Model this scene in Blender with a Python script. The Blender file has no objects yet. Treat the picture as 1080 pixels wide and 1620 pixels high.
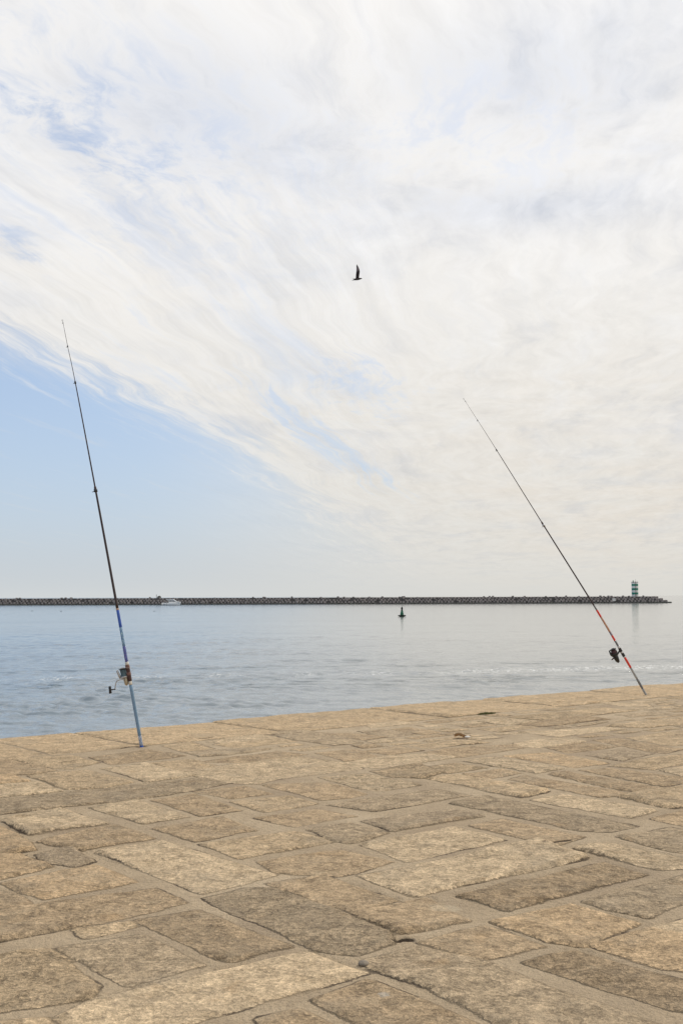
import bpy, bmesh, math, random
import numpy as np
from mathutils import Vector, Matrix

# ------------------------------------------------------------------ camera, sky, sun, exposure
sc = bpy.context.scene
COL = sc.collection
F = 1850.0                       # focal length in pixels of the 1080 x 1620 photograph
CAM = Vector((0.0, 0.0, 1.46))
PITCH = math.atan(133.7 / F); ROLL = 0.0034
FW = Vector((0, math.cos(PITCH), math.sin(PITCH)))
R0 = Vector((1, 0, 0)); U0 = Vector((0, -math.sin(PITCH), math.cos(PITCH)))
RT = (R0 * math.cos(ROLL) - U0 * math.sin(ROLL)).normalized()
UP = (U0 * math.cos(ROLL) + R0 * math.sin(ROLL)).normalized()
cam = bpy.data.cameras.new('camera'); camo = bpy.data.objects.new('camera', cam); COL.objects.link(camo)
cam.sensor_fit = 'VERTICAL'; cam.sensor_height = 36.0; cam.lens = 36.0 * F / 1620.0
cam.clip_start = 0.05; cam.clip_end = 60000
camo.matrix_world = Matrix(((RT.x, UP.x, -FW.x, CAM.x), (RT.y, UP.y, -FW.y, CAM.y), (RT.z, UP.z, -FW.z, CAM.z), (0, 0, 0, 1)))
sc.camera = camo

SUN_AZ = math.radians(52); SUN_EL = math.radians(46)      # azimuth to the right of the view direction (+Y)
WATER_Z = -2.84

def N(nt, kind, loc=None, **kw):
    n = nt.nodes.new(kind)
    for k, v in kw.items():
        if k in ('operation', 'blend_type', 'data_type', 'noise_dimensions', 'interpolation_type', 'feature', 'distance',
                 'vector_type', 'attribute_name', 'sky_type', 'sun_disc', 'sun_elevation', 'sun_rotation', 'altitude',
                 'air_density', 'dust_density', 'ozone_density', 'use_clamp', 'invert', 'bands_direction', 'wave_type', 'clamp'):
            setattr(n, k, v)
    return n

class G:
    """small helper for node graphs"""
    def __init__(s, nt): s.nt = nt
    def link(s, a, sock):
        if isinstance(a, (int, float)): sock.default_value = a
        elif isinstance(a, (tuple, list)):
            sock.default_value = tuple(a) + (1.0,) if (len(a) == 3 and sock.type == 'RGBA') else a
        else: s.nt.links.new(a, sock)
    def m(s, op, a, b=0.0, c=0.0, clamp=False):
        n = s.nt.nodes.new('ShaderNodeMath'); n.operation = op; n.use_clamp = clamp
        s.link(a, n.inputs[0]); s.link(b, n.inputs[1]); s.link(c, n.inputs[2]); return n.outputs[0]
    def vm(s, op, a, b=(0, 0, 0)):
        n = s.nt.nodes.new('ShaderNodeVectorMath'); n.operation = op
        s.link(a, n.inputs[0]); s.link(b, n.inputs[1]); return n.outputs[0]
    def ss(s, x, lo, hi):
        n = s.nt.nodes.new('ShaderNodeMapRange'); n.interpolation_type = 'SMOOTHSTEP'
        s.link(x, n.inputs[0]); s.link(lo, n.inputs[1]); s.link(hi, n.inputs[2]); n.inputs[3].default_value = 0; n.inputs[4].default_value = 1
        return n.outputs[0]
    def mr(s, x, lo, hi, a, b):
        n = s.nt.nodes.new('ShaderNodeMapRange')
        s.link(x, n.inputs[0]); s.link(lo, n.inputs[1]); s.link(hi, n.inputs[2]); s.link(a, n.inputs[3]); s.link(b, n.inputs[4]); return n.outputs[0]
    def noise(s, vec, scale, detail=4, rough=0.55, dist=0.0, lac=2.0):
        n = s.nt.nodes.new('ShaderNodeTexNoise'); s.link(vec, n.inputs['Vector'])
        n.inputs['Scale'].default_value = scale; n.inputs['Detail'].default_value = detail
        n.inputs['Roughness'].default_value = rough; n.inputs['Distortion'].default_value = dist; n.inputs['Lacunarity'].default_value = lac
        return n.outputs[0]
    def vor(s, vec, scale, feature='F1', rnd=1.0):
        n = s.nt.nodes.new('ShaderNodeTexVoronoi'); n.feature = feature; s.link(vec, n.inputs['Vector'])
        n.inputs['Scale'].default_value = scale; n.inputs['Randomness'].default_value = rnd
        return n.outputs[0]
    def comb(s, x, y, z=0.0):
        n = s.nt.nodes.new('ShaderNodeCombineXYZ'); s.link(x, n.inputs[0]); s.link(y, n.inputs[1]); s.link(z, n.inputs[2]); return n.outputs[0]
    def sep(s, v):
        n = s.nt.nodes.new('ShaderNodeSeparateXYZ'); s.link(v, n.inputs[0]); return n.outputs
    def mix(s, f, a, b, mode='MIX'):
        n = s.nt.nodes.new('ShaderNodeMix'); n.data_type = 'RGBA'; n.blend_type = mode
        s.link(f, n.inputs[0]); s.link(a, n.inputs[6]); s.link(b, n.inputs[7]); return n.outputs[2]
    def ramp(s, x, stops):
        n = s.nt.nodes.new('ShaderNodeValToRGB'); s.link(x, n.inputs[0]); e = n.color_ramp.elements
        e[0].position, e[0].color = stops[0][0], tuple(stops[0][1]) + (1,)
        e[1].position, e[1].color = stops[-1][0], tuple(stops[-1][1]) + (1,)
        for p, c in stops[1:-1]:
            q = e.new(p); q.color = tuple(c) + (1,)
        return n.outputs[0]
    def bump(s, h, strength, dist, normal=None):
        n = s.nt.nodes.new('ShaderNodeBump'); s.link(h, n.inputs['Height'])
        s.link(strength, n.inputs['Strength']); n.inputs['Distance'].default_value = dist
        if normal is not None: s.link(normal, n.inputs['Normal'])
        return n.outputs[0]

world = bpy.data.worlds.new('World'); sc.world = world; world.use_nodes = True
def build_world():
    nt = world.node_tree; nt.nodes.clear(); g = G(nt)
    out = nt.nodes.new('ShaderNodeOutputWorld')
    sky = nt.nodes.new('ShaderNodeTexSky'); sky.sky_type = 'NISHITA'; sky.sun_disc = False
    sky.sun_elevation = SUN_EL; sky.sun_rotation = SUN_AZ
    sky.altitude = 0; sky.air_density = 1.0; sky.dust_density = 1.5; sky.ozone_density = 1.5
    tc = nt.nodes.new('ShaderNodeTexCoord')
    D = tc.outputs['Generated']
    x, y, z = g.sep(D)[0:3]
    hyp = g.m('SQRT', g.m('ADD', g.m('MULTIPLY', x, x), g.m('MULTIPLY', y, y)))
    A = g.m('ARCTAN2', x, y)                         # azimuth, 0 = straight ahead
    B = g.m('DIVIDE', z, hyp)                        # tangent of the elevation
    Bp = g.m('MAXIMUM', B, 0.0)
    k = g.m('DIVIDE', 1.0, g.m('ADD', Bp, 0.045))    # distance on the cloud layer
    # cloud layer coordinates: along / across the streak direction
    CA, SA = math.cos(0.19), math.sin(0.19)
    sx = g.m('MULTIPLY', g.m('SINE', A), k); sy = g.m('MULTIPLY', g.m('COSINE', A), k)
    al = g.m('ADD', g.m('MULTIPLY', sy, CA), g.m('MULTIPLY', sx, SA))
    ac = g.m('SUBTRACT', g.m('MULTIPLY', sx, CA), g.m('MULTIPLY', sy, SA))
    P = g.comb(ac, al)
    nw = nt.nodes.new('ShaderNodeTexNoise'); g.link(P, nw.inputs['Vector']); nw.inputs['Scale'].default_value = 0.55; nw.inputs['Detail'].default_value = 3
    W = g.vm('MULTIPLY', g.vm('SUBTRACT', nw.outputs['Color'], (0.5, 0.5, 0.5)), (0.42, 1.6, 0))
    PW = g.vm('ADD', P, W)
    pw = g.sep(PW)
    nw2 = nt.nodes.new('ShaderNodeTexNoise'); g.link(P, nw2.inputs['Vector']); nw2.inputs['Scale'].default_value = 4.0; nw2.inputs['Detail'].default_value = 3
    PF = g.vm('ADD', PW, g.vm('MULTIPLY', g.vm('SUBTRACT', nw2.outputs['Color'], (0.5, 0.5, 0.5)), (0.16, 0.16, 0))); pfv = g.sep(PF)
    st = g.noise(g.comb(g.m('ADD', g.m('MULTIPLY', pfv[0], 0.45), g.m('MULTIPLY', pw[0], 0.55)), g.m('MULTIPLY', pfv[1], 0.085)), 7.5, 8, 0.66)
    st2 = g.noise(g.comb(g.m('ADD', g.m('MULTIPLY', pfv[0], 0.3), g.m('MULTIPLY', pw[0], 0.7)), g.m('MULTIPLY', pfv[1], 0.05), 5.0), 22.0, 5, 0.62)       # fibres
    pf = g.noise(g.comb(g.m('ADD', pfv[0], g.m('MULTIPLY', pfv[1], 0.08)), g.m('MULTIPLY', pfv[1], 0.34)), 4.6, 8, 0.60)                          # puffs
    pf2 = g.noise(g.comb(pfv[0], g.m('MULTIPLY', pfv[1], 0.36), 3.7), 13.0, 6, 0.62)                                                # small puffs
    pf3 = g.noise(g.comb(pfv[0], g.m('MULTIPLY', pfv[1], 0.34), 9.2), 30.0, 5, 0.65); pf2 = g.m('ADD', g.m('MULTIPLY', pf2, 0.62), g.m('MULTIPLY', pf3, 0.38))
    big = g.noise(g.comb(pw[0], g.m('MULTIPLY', pw[1], 0.5), 8.1), 1.7, 5, 0.55)
    hz = g.noise(g.comb(g.m('MULTIPLY', A, 3.0), g.m('MULTIPLY', B, 26.0)), 2.4, 5, 0.6)                 # flat veils low down
    def c(v, o=0.5): return g.m('SUBTRACT', v, o)
    def gauss(px, py, rx, ry, rot=0.0):
        a0 = math.atan((px - 540) / F); b0 = (943.7 - py) / F * math.cos(a0)
        da = g.m('SUBTRACT', A, a0); db = g.m('SUBTRACT', B, b0)
        cr, sr = math.cos(rot), math.sin(rot)
        p = g.m('DIVIDE', g.m('ADD', g.m('MULTIPLY', da, cr), g.m('MULTIPLY', db, sr)), rx / F)
        q = g.m('DIVIDE', g.m('SUBTRACT', g.m('MULTIPLY', db, cr), g.m('MULTIPLY', da, sr)), ry / F)
        r2 = g.m('ADD', g.m('MULTIPLY', p, p), g.m('MULTIPLY', q, q))
        return g.m('EXPONENT', g.m('MULTIPLY', r2, -1.0))
    # --- open blue area under the cloud edge that runs from upper left down to the right
    line = nt.nodes.new('ShaderNodeFloatCurve'); cv = line.mapping.curves[0]
    pts = [(-200, 440), (0, 512), (100, 548), (200, 590), (290, 628), (400, 692), (500, 770), (640, 850), (800, 960)]
    a_ = lambda p: math.atan((p - 540) / F)
    cp = [((a_(px) + 0.5), (943.7 - py) / F * math.cos(a_(px)) / 0.4 + 0.1) for px, py in pts]
    cv.points[0].location = cp[0]; cv.points[-1].location = cp[-1]
    for q in cp[1:-1]: cv.points.new(*q)
    line.mapping.update()
    g.link(g.m('ADD', A, 0.5), line.inputs[1])
    lb = g.m('MULTIPLY', g.m('SUBTRACT', line.outputs[0], 0.1), 0.4)
    dline = g.m('SUBTRACT', lb, B)                                       # > 0 below the edge
    dl = g.m('ADD', dline, g.m('ADD', g.m('MULTIPLY', c(st), 0.10), g.m('MULTIPLY', c(st2), 0.065)))
    open1 = g.ss(dl, -0.012, 0.042)
    wisp = g.m('MULTIPLY', g.ss(st, 0.54, 0.74), 0.22)
    open1 = g.m('MULTIPLY', open1, g.m('SUBTRACT', 1.0, wisp))
    open1 = g.m('MULTIPLY', open1, g.ss(A, 0.15, -0.20))
    # --- smaller openings
    def hole(gs, nz, lo, hi, amt):
        v = g.m('ADD', g.m('MULTIPLY', g.m('SUBTRACT', nz, 0.5), 3.2), gs)
        return g.m('MULTIPLY', g.m('MULTIPLY', g.ss(v, lo, hi), amt), g.ss(gs, 0.02, 0.5))
    inv_st = g.m('SUBTRACT', 1.0, st); inv_pf = g.m('SUBTRACT', 1.0, pf); inv_p2 = g.m('SUBTRACT', 1.0, pf2)
    h2 = hole(gauss(560, 605, 130, 55, -0.25), g.m('ADD', g.m('MULTIPLY', g.m('SUBTRACT', g.m('ADD', g.m('MULTIPLY', inv_st, 0.5), g.m('MULTIPLY', inv_p2, 0.5)), 0.5), 1.7), 0.5), 0.45, 1.40, 0.50)
    h3 = hole(gauss(490, 680, 190, 30, -0.66), g.m('ADD', g.m('MULTIPLY', inv_st, 0.25), g.m('MULTIPLY', g.m('SUBTRACT', 1.1, st2), 0.75)), 0.62, 1.40, 0.60)
    h3b = hole(gauss(570, 735, 110, 16, -0.5), g.m('ADD', g.m('MULTIPLY', inv_st, 0.5), g.m('MULTIPLY', g.m('SUBTRACT', 1.0, st2), 0.5)), 0.45, 1.20, 0.75)
    h4 = hole(gauss(105, 200, 200, 52, -0.66), g.m('ADD', g.m('MULTIPLY', g.m('SUBTRACT', g.m('ADD', g.m('MULTIPLY', inv_pf, 0.35), g.m('MULTIPLY', inv_p2, 0.65)), 0.5), 1.7), 0.5), 0.55, 1.35, 0.72)
    h5 = hole(gauss(10, 100, 110, 70), inv_p2, 0.6, 1.4, 0.5)
    h6 = hole(gauss(725, 150, 80, 110), inv_p2, 0.8, 1.6, 0.30)
    h7 = hole(gauss(450, 570, 190, 90, -0.5), inv_st, 0.5, 1.5, 0.38)
    h8 = hole(gauss(15, 365, 80, 45, -0.6), inv_p2, 0.6, 1.4, 0.5)
    h9 = g.m('MULTIPLY', gauss(1040, 690, 140, 45), g.m('MULTIPLY', g.ss(hz, 0.38, 0.7), 0.22))
    op = open1
    for h in (h2, h3, h3b, h4, h5, h6, h7, h8, h9): op = g.m('MAXIMUM', op, h)
    fan = g.m('MAXIMUM', g.m('MULTIPLY', g.ss(A, 0.10, -0.10), g.ss(B, 0.46, 0.34)), 0.25)
    op = g.m('MAXIMUM', op, g.m('MULTIPLY', g.m('MULTIPLY', g.ss(g.m('ADD', g.m('MULTIPLY', inv_st, 0.55), g.m('MULTIPLY', g.m('SUBTRACT', 1.0, st2), 0.45)), 0.50, 0.68), 0.34), fan))
    ul = g.m('MAXIMUM', gauss(150, 180, 330, 190, -0.4), g.m('MULTIPLY', gauss(760, 180, 260, 130), 0.6))
    op = g.m('MAXIMUM', op, g.m('MULTIPLY', g.m('MULTIPLY', g.ss(g.m('ADD', g.m('MULTIPLY', inv_pf, 0.45), g.m('MULTIPLY', inv_p2, 0.55)), 0.46, 0.60), 0.62), ul))
    # a thin general translucency everywhere else
    thin = g.m('MULTIPLY', g.ss(g.m('ADD', g.m('MULTIPLY', inv_pf, 0.6), g.m('MULTIPLY', inv_st, 0.4)), 0.45, 0.75), 0.16)
    op = g.m('MAXIMUM', op, thin)
    cover = g.m('SUBTRACT', 1.0, op)
    # --- cloud brightness: thicker = lavender grey, thin sunlit = near white
    sh = g.m('ADD', g.m('MULTIPLY', big, 0.60), g.m('ADD', g.m('MULTIPLY', pf, 0.42), g.m('MULTIPLY', st, 0.10)))
    grey = g.ss(sh, 0.53, 0.70)
    gpatch = g.m('MAXIMUM', g.m('MULTIPLY', gauss(300, 165, 230, 120, -0.15), 0.95), g.m('MULTIPLY', gauss(850, 318, 230, 42, 0.02), 0.95))
    gpatch = g.m('MAXIMUM', gpatch, g.m('MULTIPLY', gauss(860, 80, 230, 110, 0), 0.7))
    gpatch = g.m('MAXIMUM', gpatch, g.m('MULTIPLY', gauss(210, 330, 190, 26, -0.75), 0.55))
    gpatch = g.m('MULTIPLY', gpatch, g.mr(g.m('ADD', g.m('MULTIPLY', pf, 0.6), g.m('MULTIPLY', pf2, 0.4)), 0.35, 0.65, 0.35, 1.15))
    grey = g.m('MINIMUM', g.m('ADD', g.m('MULTIPLY', grey, 0.55), gpatch), 1.0)
    white = g.mix(g.ss(B, 0.02, 0.42), (0.82, 0.79, 0.735), (0.975, 0.955, 0.93))
    warm = g.m('MULTIPLY', g.m('MULTIPLY', g.ss(A, -0.05, 0.25), g.ss(B, 0.26, 0.06)), g.mr(hz, 0.35, 0.65, 0.0, 0.8))
    white = g.mix(warm, white, (0.845, 0.765, 0.665))
    shade = g.mix(g.ss(B, 0.02, 0.42), (0.68, 0.69, 0.71), (0.745, 0.775, 0.845))
    cc = g.mix(grey, white, shade)
    fanm = g.m('MULTIPLY', g.ss(A, 0.16, -0.08), g.ss(B, 0.44, 0.30))
    strk = g.m('ADD', g.m('ADD', g.m('MULTIPLY', pf2, 0.16), g.m('MULTIPLY', st2, 0.42)), g.m('MULTIPLY', st, 0.42))
    puff = g.m('ADD', g.m('ADD', g.m('MULTIPLY', pf2, 0.45), g.m('MULTIPLY', pf, 0.40)), g.m('MULTIPLY', st, 0.15))
    fmix = nt.nodes.new('ShaderNodeMix'); g.link(fanm, fmix.inputs[0]); g.link(puff, fmix.inputs[2]); g.link(strk, fmix.inputs[3])
    fine = g.mr(fmix.outputs[0], 0.38, 0.62, 1.06, 0.885)
    ccv = g.vm('SCALE', cc); nt.links.new(fine, ccv.node.inputs['Scale'])
    haze = g.m('EXPONENT', g.m('MULTIPLY', Bp, -19.0))
    hcol = g.mix(g.ss(A, -0.30, 0.28), (0.635, 0.665, 0.675), (0.705, 0.69, 0.645))
    # below the horizon: same haze colour
    bg_sky = nt.nodes.new('ShaderNodeBackground'); bg_sky.inputs[1].default_value = 0.11
    skyc = g.mix(1.0, sky.outputs[0], (1.05, 1.02, 1.18), 'MULTIPLY')
    nt.links.new(skyc, bg_sky.inputs[0])
    bg_veil = nt.nodes.new('ShaderNodeBackground'); bg_veil.inputs[0].default_value = (0.52, 0.69, 0.875, 1); bg_veil.inputs[1].default_value = 1.0
    bg_cl = nt.nodes.new('ShaderNodeBackground'); nt.links.new(ccv, bg_cl.inputs[0]); bg_cl.inputs[1].default_value = 1.0
    bg_hz = nt.nodes.new('ShaderNodeBackground'); nt.links.new(hcol, bg_hz.inputs[0]); bg_hz.inputs[1].default_value = 1.0
    m0 = nt.nodes.new('ShaderNodeMixShader'); g.link(g.mr(B, 0.06, 0.26, 0.60, 0.42), m0.inputs[0])
    nt.links.new(bg_sky.outputs[0], m0.inputs[1]); nt.links.new(bg_veil.outputs[0], m0.inputs[2])
    m1 = nt.nodes.new('ShaderNodeMixShader'); nt.links.new(cover, m1.inputs[0])
    nt.links.new(m0.outputs[0], m1.inputs[1]); nt.links.new(bg_cl.outputs[0], m1.inputs[2])
    m2 = nt.nodes.new('ShaderNodeMixShader'); nt.links.new(haze, m2.inputs[0])
    nt.links.new(m1.outputs[0], m2.inputs[1]); nt.links.new(bg_hz.outputs[0], m2.inputs[2])
    nt.links.new(m2.outputs[0], out.inputs[0])
build_world()

sun = bpy.data.lights.new('sun', 'SUN'); suno = bpy.data.objects.new('sun', sun); COL.objects.link(suno)
sun.energy = 2.0; sun.angle = math.radians(9); sun.color = (1.0, 0.95, 0.86)
sd = Vector((math.sin(SUN_AZ) * math.cos(SUN_EL), math.cos(SUN_AZ) * math.cos(SUN_EL), math.sin(SUN_EL)))
suno.rotation_euler = (-sd).to_track_quat('-Z', 'Y').to_euler()
sc.view_settings.view_transform = 'Standard'; sc.view_settings.look = 'None'
sc.view_settings.exposure = 0.0; sc.view_settings.gamma = 1.0; sc.view_settings.use_curve_mapping = False

# ------------------------------------------------------------------ helpers
def ray(px, py):
    return (FW * F + RT * (px - 540.0) + UP * (810.0 - py))
def on_z(px, py, z=0.0):
    d = ray(px, py); t = (z - CAM.z) / d.z; return CAM + d * t
def at_depth(px, py, Y):
    d = ray(px, py); return CAM + d * (Y / d.y)

def tag(o, label=None, cat=None, group=None, kind=None):
    if label: o['label'] = label
    if cat: o['category'] = cat
    if group: o['group'] = group
    if kind: o['kind'] = kind
    return o
def thing(name, label, cat, loc=(0, 0, 0), group=None):
    o = bpy.data.objects.new(name, None); COL.objects.link(o); o.location = loc
    o.empty_display_size = 0.1
    return tag(o, label, cat, group)
def obj(name, bm, mat, parent=None, smooth=True, origin=None):
    me = bpy.data.meshes.new(name); bm.to_mesh(me); bm.free()
    for m in (mat if isinstance(mat, (list, tuple)) else [mat]): me.materials.append(m)
    if smooth:
        for p in me.polygons: p.use_smooth = True
    o = bpy.data.objects.new(name, me); COL.objects.link(o)
    if parent is not None:
        wl = Vector((0, 0, 0)); q = parent
        while q is not None: wl += q.location; q = q.parent
        me.transform(Matrix.Translation(-wl)); o.parent = parent
    elif origin is not None:
        me.transform(Matrix.Translation(-Vector(origin))); o.location = origin
    return o

def frame_of(d):
    d = d.normalized(); h = Vector((0, 1, 0)) if abs(d.y) < 0.9 else Vector((1, 0, 0))
    a = d.cross(h).normalized(); return a, d.cross(a).normalized()
def tube(bm, pts, rad, seg=16, cap=True, squash=1.0):
    pts = [Vector(p) for p in pts]
    if isinstance(rad, (int, float)): rad = [rad] * len(pts)
    rings = []; a = None
    for i, p in enumerate(pts):
        d = (pts[min(i + 1, len(pts) - 1)] - pts[max(i - 1, 0)]).normalized()
        if a is None: a, b = frame_of(d)
        else:
            a = (a - d * a.dot(d)).normalized(); b = d.cross(a)
        rings.append([bm.verts.new(p + (a * math.cos(t) * squash + b * math.sin(t)) * rad[i]) for t in [2 * math.pi * k / seg for k in range(seg)]])
    for r0, r1 in zip(rings, rings[1:]):
        for k in range(seg):
            bm.faces.new((r0[k], r0[(k + 1) % seg], r1[(k + 1) % seg], r1[k]))
    if cap:
        bm.faces.new(rings[0][::-1]); bm.faces.new(rings[-1])
    return bm
def lathe(bm, base, axis, prof, seg=24):
    """profile of (distance along axis, radius)"""
    axis = axis.normalized(); a, b = frame_of(axis); rings = []
    for t, r in prof:
        c = base + axis * t
        rings.append([bm.verts.new(c + (a * math.cos(w) + b * math.sin(w)) * max(r, 1e-4)) for w in [2 * math.pi * k / seg for k in range(seg)]])
    for r0, r1 in zip(rings, rings[1:]):
        for k in range(seg): bm.faces.new((r0[k], r0[(k + 1) % seg], r1[(k + 1) % seg], r1[k]))
    bm.faces.new(rings[0][::-1]); bm.faces.new(rings[-1]); return bm
def box(bm, c, s, ax=None, bevel=0.0):
    ax = ax or (Vector((1, 0, 0)), Vector((0, 1, 0)), Vector((0, 0, 1)))
    r = bmesh.ops.create_cube(bm, size=1.0)
    for v in r['verts']:
        q = v.co.copy(); v.co = Vector(c) + ax[0] * q.x * s[0] + ax[1] * q.y * s[1] + ax[2] * q.z * s[2]
    if bevel:
        es = list({e for v in r['verts'] for e in v.link_edges})
        bmesh.ops.bevel(bm, geom=es, offset=bevel, segments=2, affect='EDGES')
    return bm

def mat(name, color, rough=0.5, metal=0.0, spec=0.5, nscale=None, namp=0.0, bump=0.0, bscale=None, coat=0.0):
    m = bpy.data.materials.new(name); m.use_nodes = True; nt = m.node_tree; g = G(nt)
    b = nt.nodes['Principled BSDF']; b.inputs['Roughness'].default_value = rough; b.inputs['Metallic'].default_value = metal
    b.inputs['Coat Weight'].default_value = coat
    b.inputs['Specular IOR Level'].default_value = spec
    tc = nt.nodes.new('ShaderNodeTexCoord')
    n = g.noise(tc.outputs['Object'], nscale or 20.0, 5, 0.6)
    f = g.mr(n, 0.3, 0.7, 1.0 - namp, 1.0 + namp)
    v = g.vm('SCALE', tuple(color)); nt.links.new(f, v.node.inputs['Scale'])
    nt.links.new(v, b.inputs['Base Color'])
    rr = g.mr(n, 0.3, 0.7, max(rough - 0.07, 0.02), min(rough + 0.07, 1)); nt.links.new(rr, b.inputs['Roughness'])
    if bump:
        nt.links.new(g.bump(g.noise(tc.outputs['Object'], bscale or 60.0, 5, 0.6), 1.0, bump), b.inputs['Normal'])
    return m

# ------------------------------------------------------------------ water
def water_material():
    m = bpy.data.materials.new('water'); m.use_nodes = True; nt = m.node_tree; g = G(nt)
    b = nt.nodes['Principled BSDF']; outn = nt.nodes['Material Output']
    geo = nt.nodes.new('ShaderNodeNewGeometry'); X, Y, Z = g.sep(geo.outputs['Position'])[0:3]
    P = g.comb(X, Y)
    W = g.comb(g.m('MULTIPLY', X, 0.38), Y); W2 = g.comb(g.m('MULTIPLY', X, 0.62), Y)
    n_big = g.noise(g.comb(g.m('MULTIPLY', X, 0.25), Y), 0.045, 4, 0.6)
    n_mid = g.noise(W, 0.30, 3, 0.55, 0.4)
    n_sm = g.noise(W2, 1.0, 4, 0.62, 0.6)
    n_ti = g.noise(P, 6.5, 3, 0.6)
    calm = g.mr(X, -30.0, 25.0, 1.0, 0.55)                  # a light breeze on the left, calmer on the right
    patch = g.mr(n_big, 0.35, 0.65, 0.55, 1.3)
    # tide line
    yc = g.m('ADD', g.m('ADD', 66.0, g.m('MULTIPLY', X, 0.21)), g.m('MULTIPLY', g.m('SUBTRACT', g.noise(g.comb(X, 0.0), 0.09, 3, 0.5), 0.5), 9.0))
    dy = g.m('SUBTRACT', Y, yc)
    band = g.m('EXPONENT', g.m('MULTIPLY', g.m('POWER', g.m('ABSOLUTE', g.m('DIVIDE', dy, 1.9)), 2.0), -1.0))
    band2 = g.m('EXPONENT', g.m('MULTIPLY', g.m('POWER', g.m('ABSOLUTE', g.m('DIVIDE', g.m('SUBTRACT', dy, 7.0), 1.6)), 2.0), -1.0))
    band3 = g.m('EXPONENT', g.m('MULTIPLY', g.m('POWER', g.m('ABSOLUTE', g.m('DIVIDE', g.m('ADD', dy, 6.0), 3.5)), 2.0), -1.0))
    rip = g.m('MULTIPLY', g.m('MAXIMUM', band2, band3), g.ss(g.noise(g.comb(g.m('MULTIPLY', X, 0.30), g.m('MULTIPLY', Y, 0.8)), 1.0, 4, 0.6), 0.50, 0.66))
    amp = g.m('MULTIPLY', g.m('MULTIPLY', calm, patch), g.mr(Y, 45.0, 150.0, 0.8, 0.36))
    h = g.m('ADD', g.m('ADD', g.m('MULTIPLY', n_mid, 0.12), g.m('MULTIPLY', n_sm, 0.20)), g.m('MULTIPLY', n_ti, 0.02))
    h = g.m('MULTIPLY', h, g.m('ADD', amp, g.m('MULTIPLY', rip, 0.8)))
    nrm = g.bump(h, 1.0, 1.0)
    nt.links.new(nrm, b.inputs['Normal'])
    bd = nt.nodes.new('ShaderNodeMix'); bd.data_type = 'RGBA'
    g.link(g.ss(X, -25.0, 10.0), bd.inputs[0]); bd.inputs[6].default_value = (0.13, 0.195, 0.26, 1); bd.inputs[7].default_value = (0.24, 0.25, 0.24, 1)  # turbid water colour, brightened to stand for reflected sky: bluer left, greyer right
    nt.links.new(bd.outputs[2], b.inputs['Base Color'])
    b.inputs['Roughness'].default_value = 0.10; b.inputs['IOR'].default_value = 1.333
    # foam flecks on the tide line
    fl = g.noise(g.comb(g.m('MULTIPLY', X, 1.1), g.m('MULTIPLY', Y, 0.8)), 3.4, 3, 0.7)
    seg = g.ss(g.m('ADD', g.noise(g.comb(X, 4.0), 0.30, 4, 0.65), g.mr(X, 4.0, 14.0, 0.03, 0.17)), 0.46, 0.62)
    fm = g.m('MULTIPLY', g.m('MULTIPLY', band, seg), g.ss(fl, 0.53, 0.61))
    foam = nt.nodes.new('ShaderNodeBsdfDiffuse'); foam.inputs[0].default_value = (0.88, 0.88, 0.86, 1)
    mx = nt.nodes.new('ShaderNodeMixShader'); nt.links.new(g.m('MULTIPLY', fm, g.mr(X, 0.0, 14.0, 0.55, 0.85)), mx.inputs[0])
    nt.links.new(b.outputs[0], mx.inputs[1]); nt.links.new(foam.outputs[0], mx.inputs[2])
    nt.links.new(mx.outputs[0], outn.inputs[0])
    return m
S = 30000.0
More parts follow.
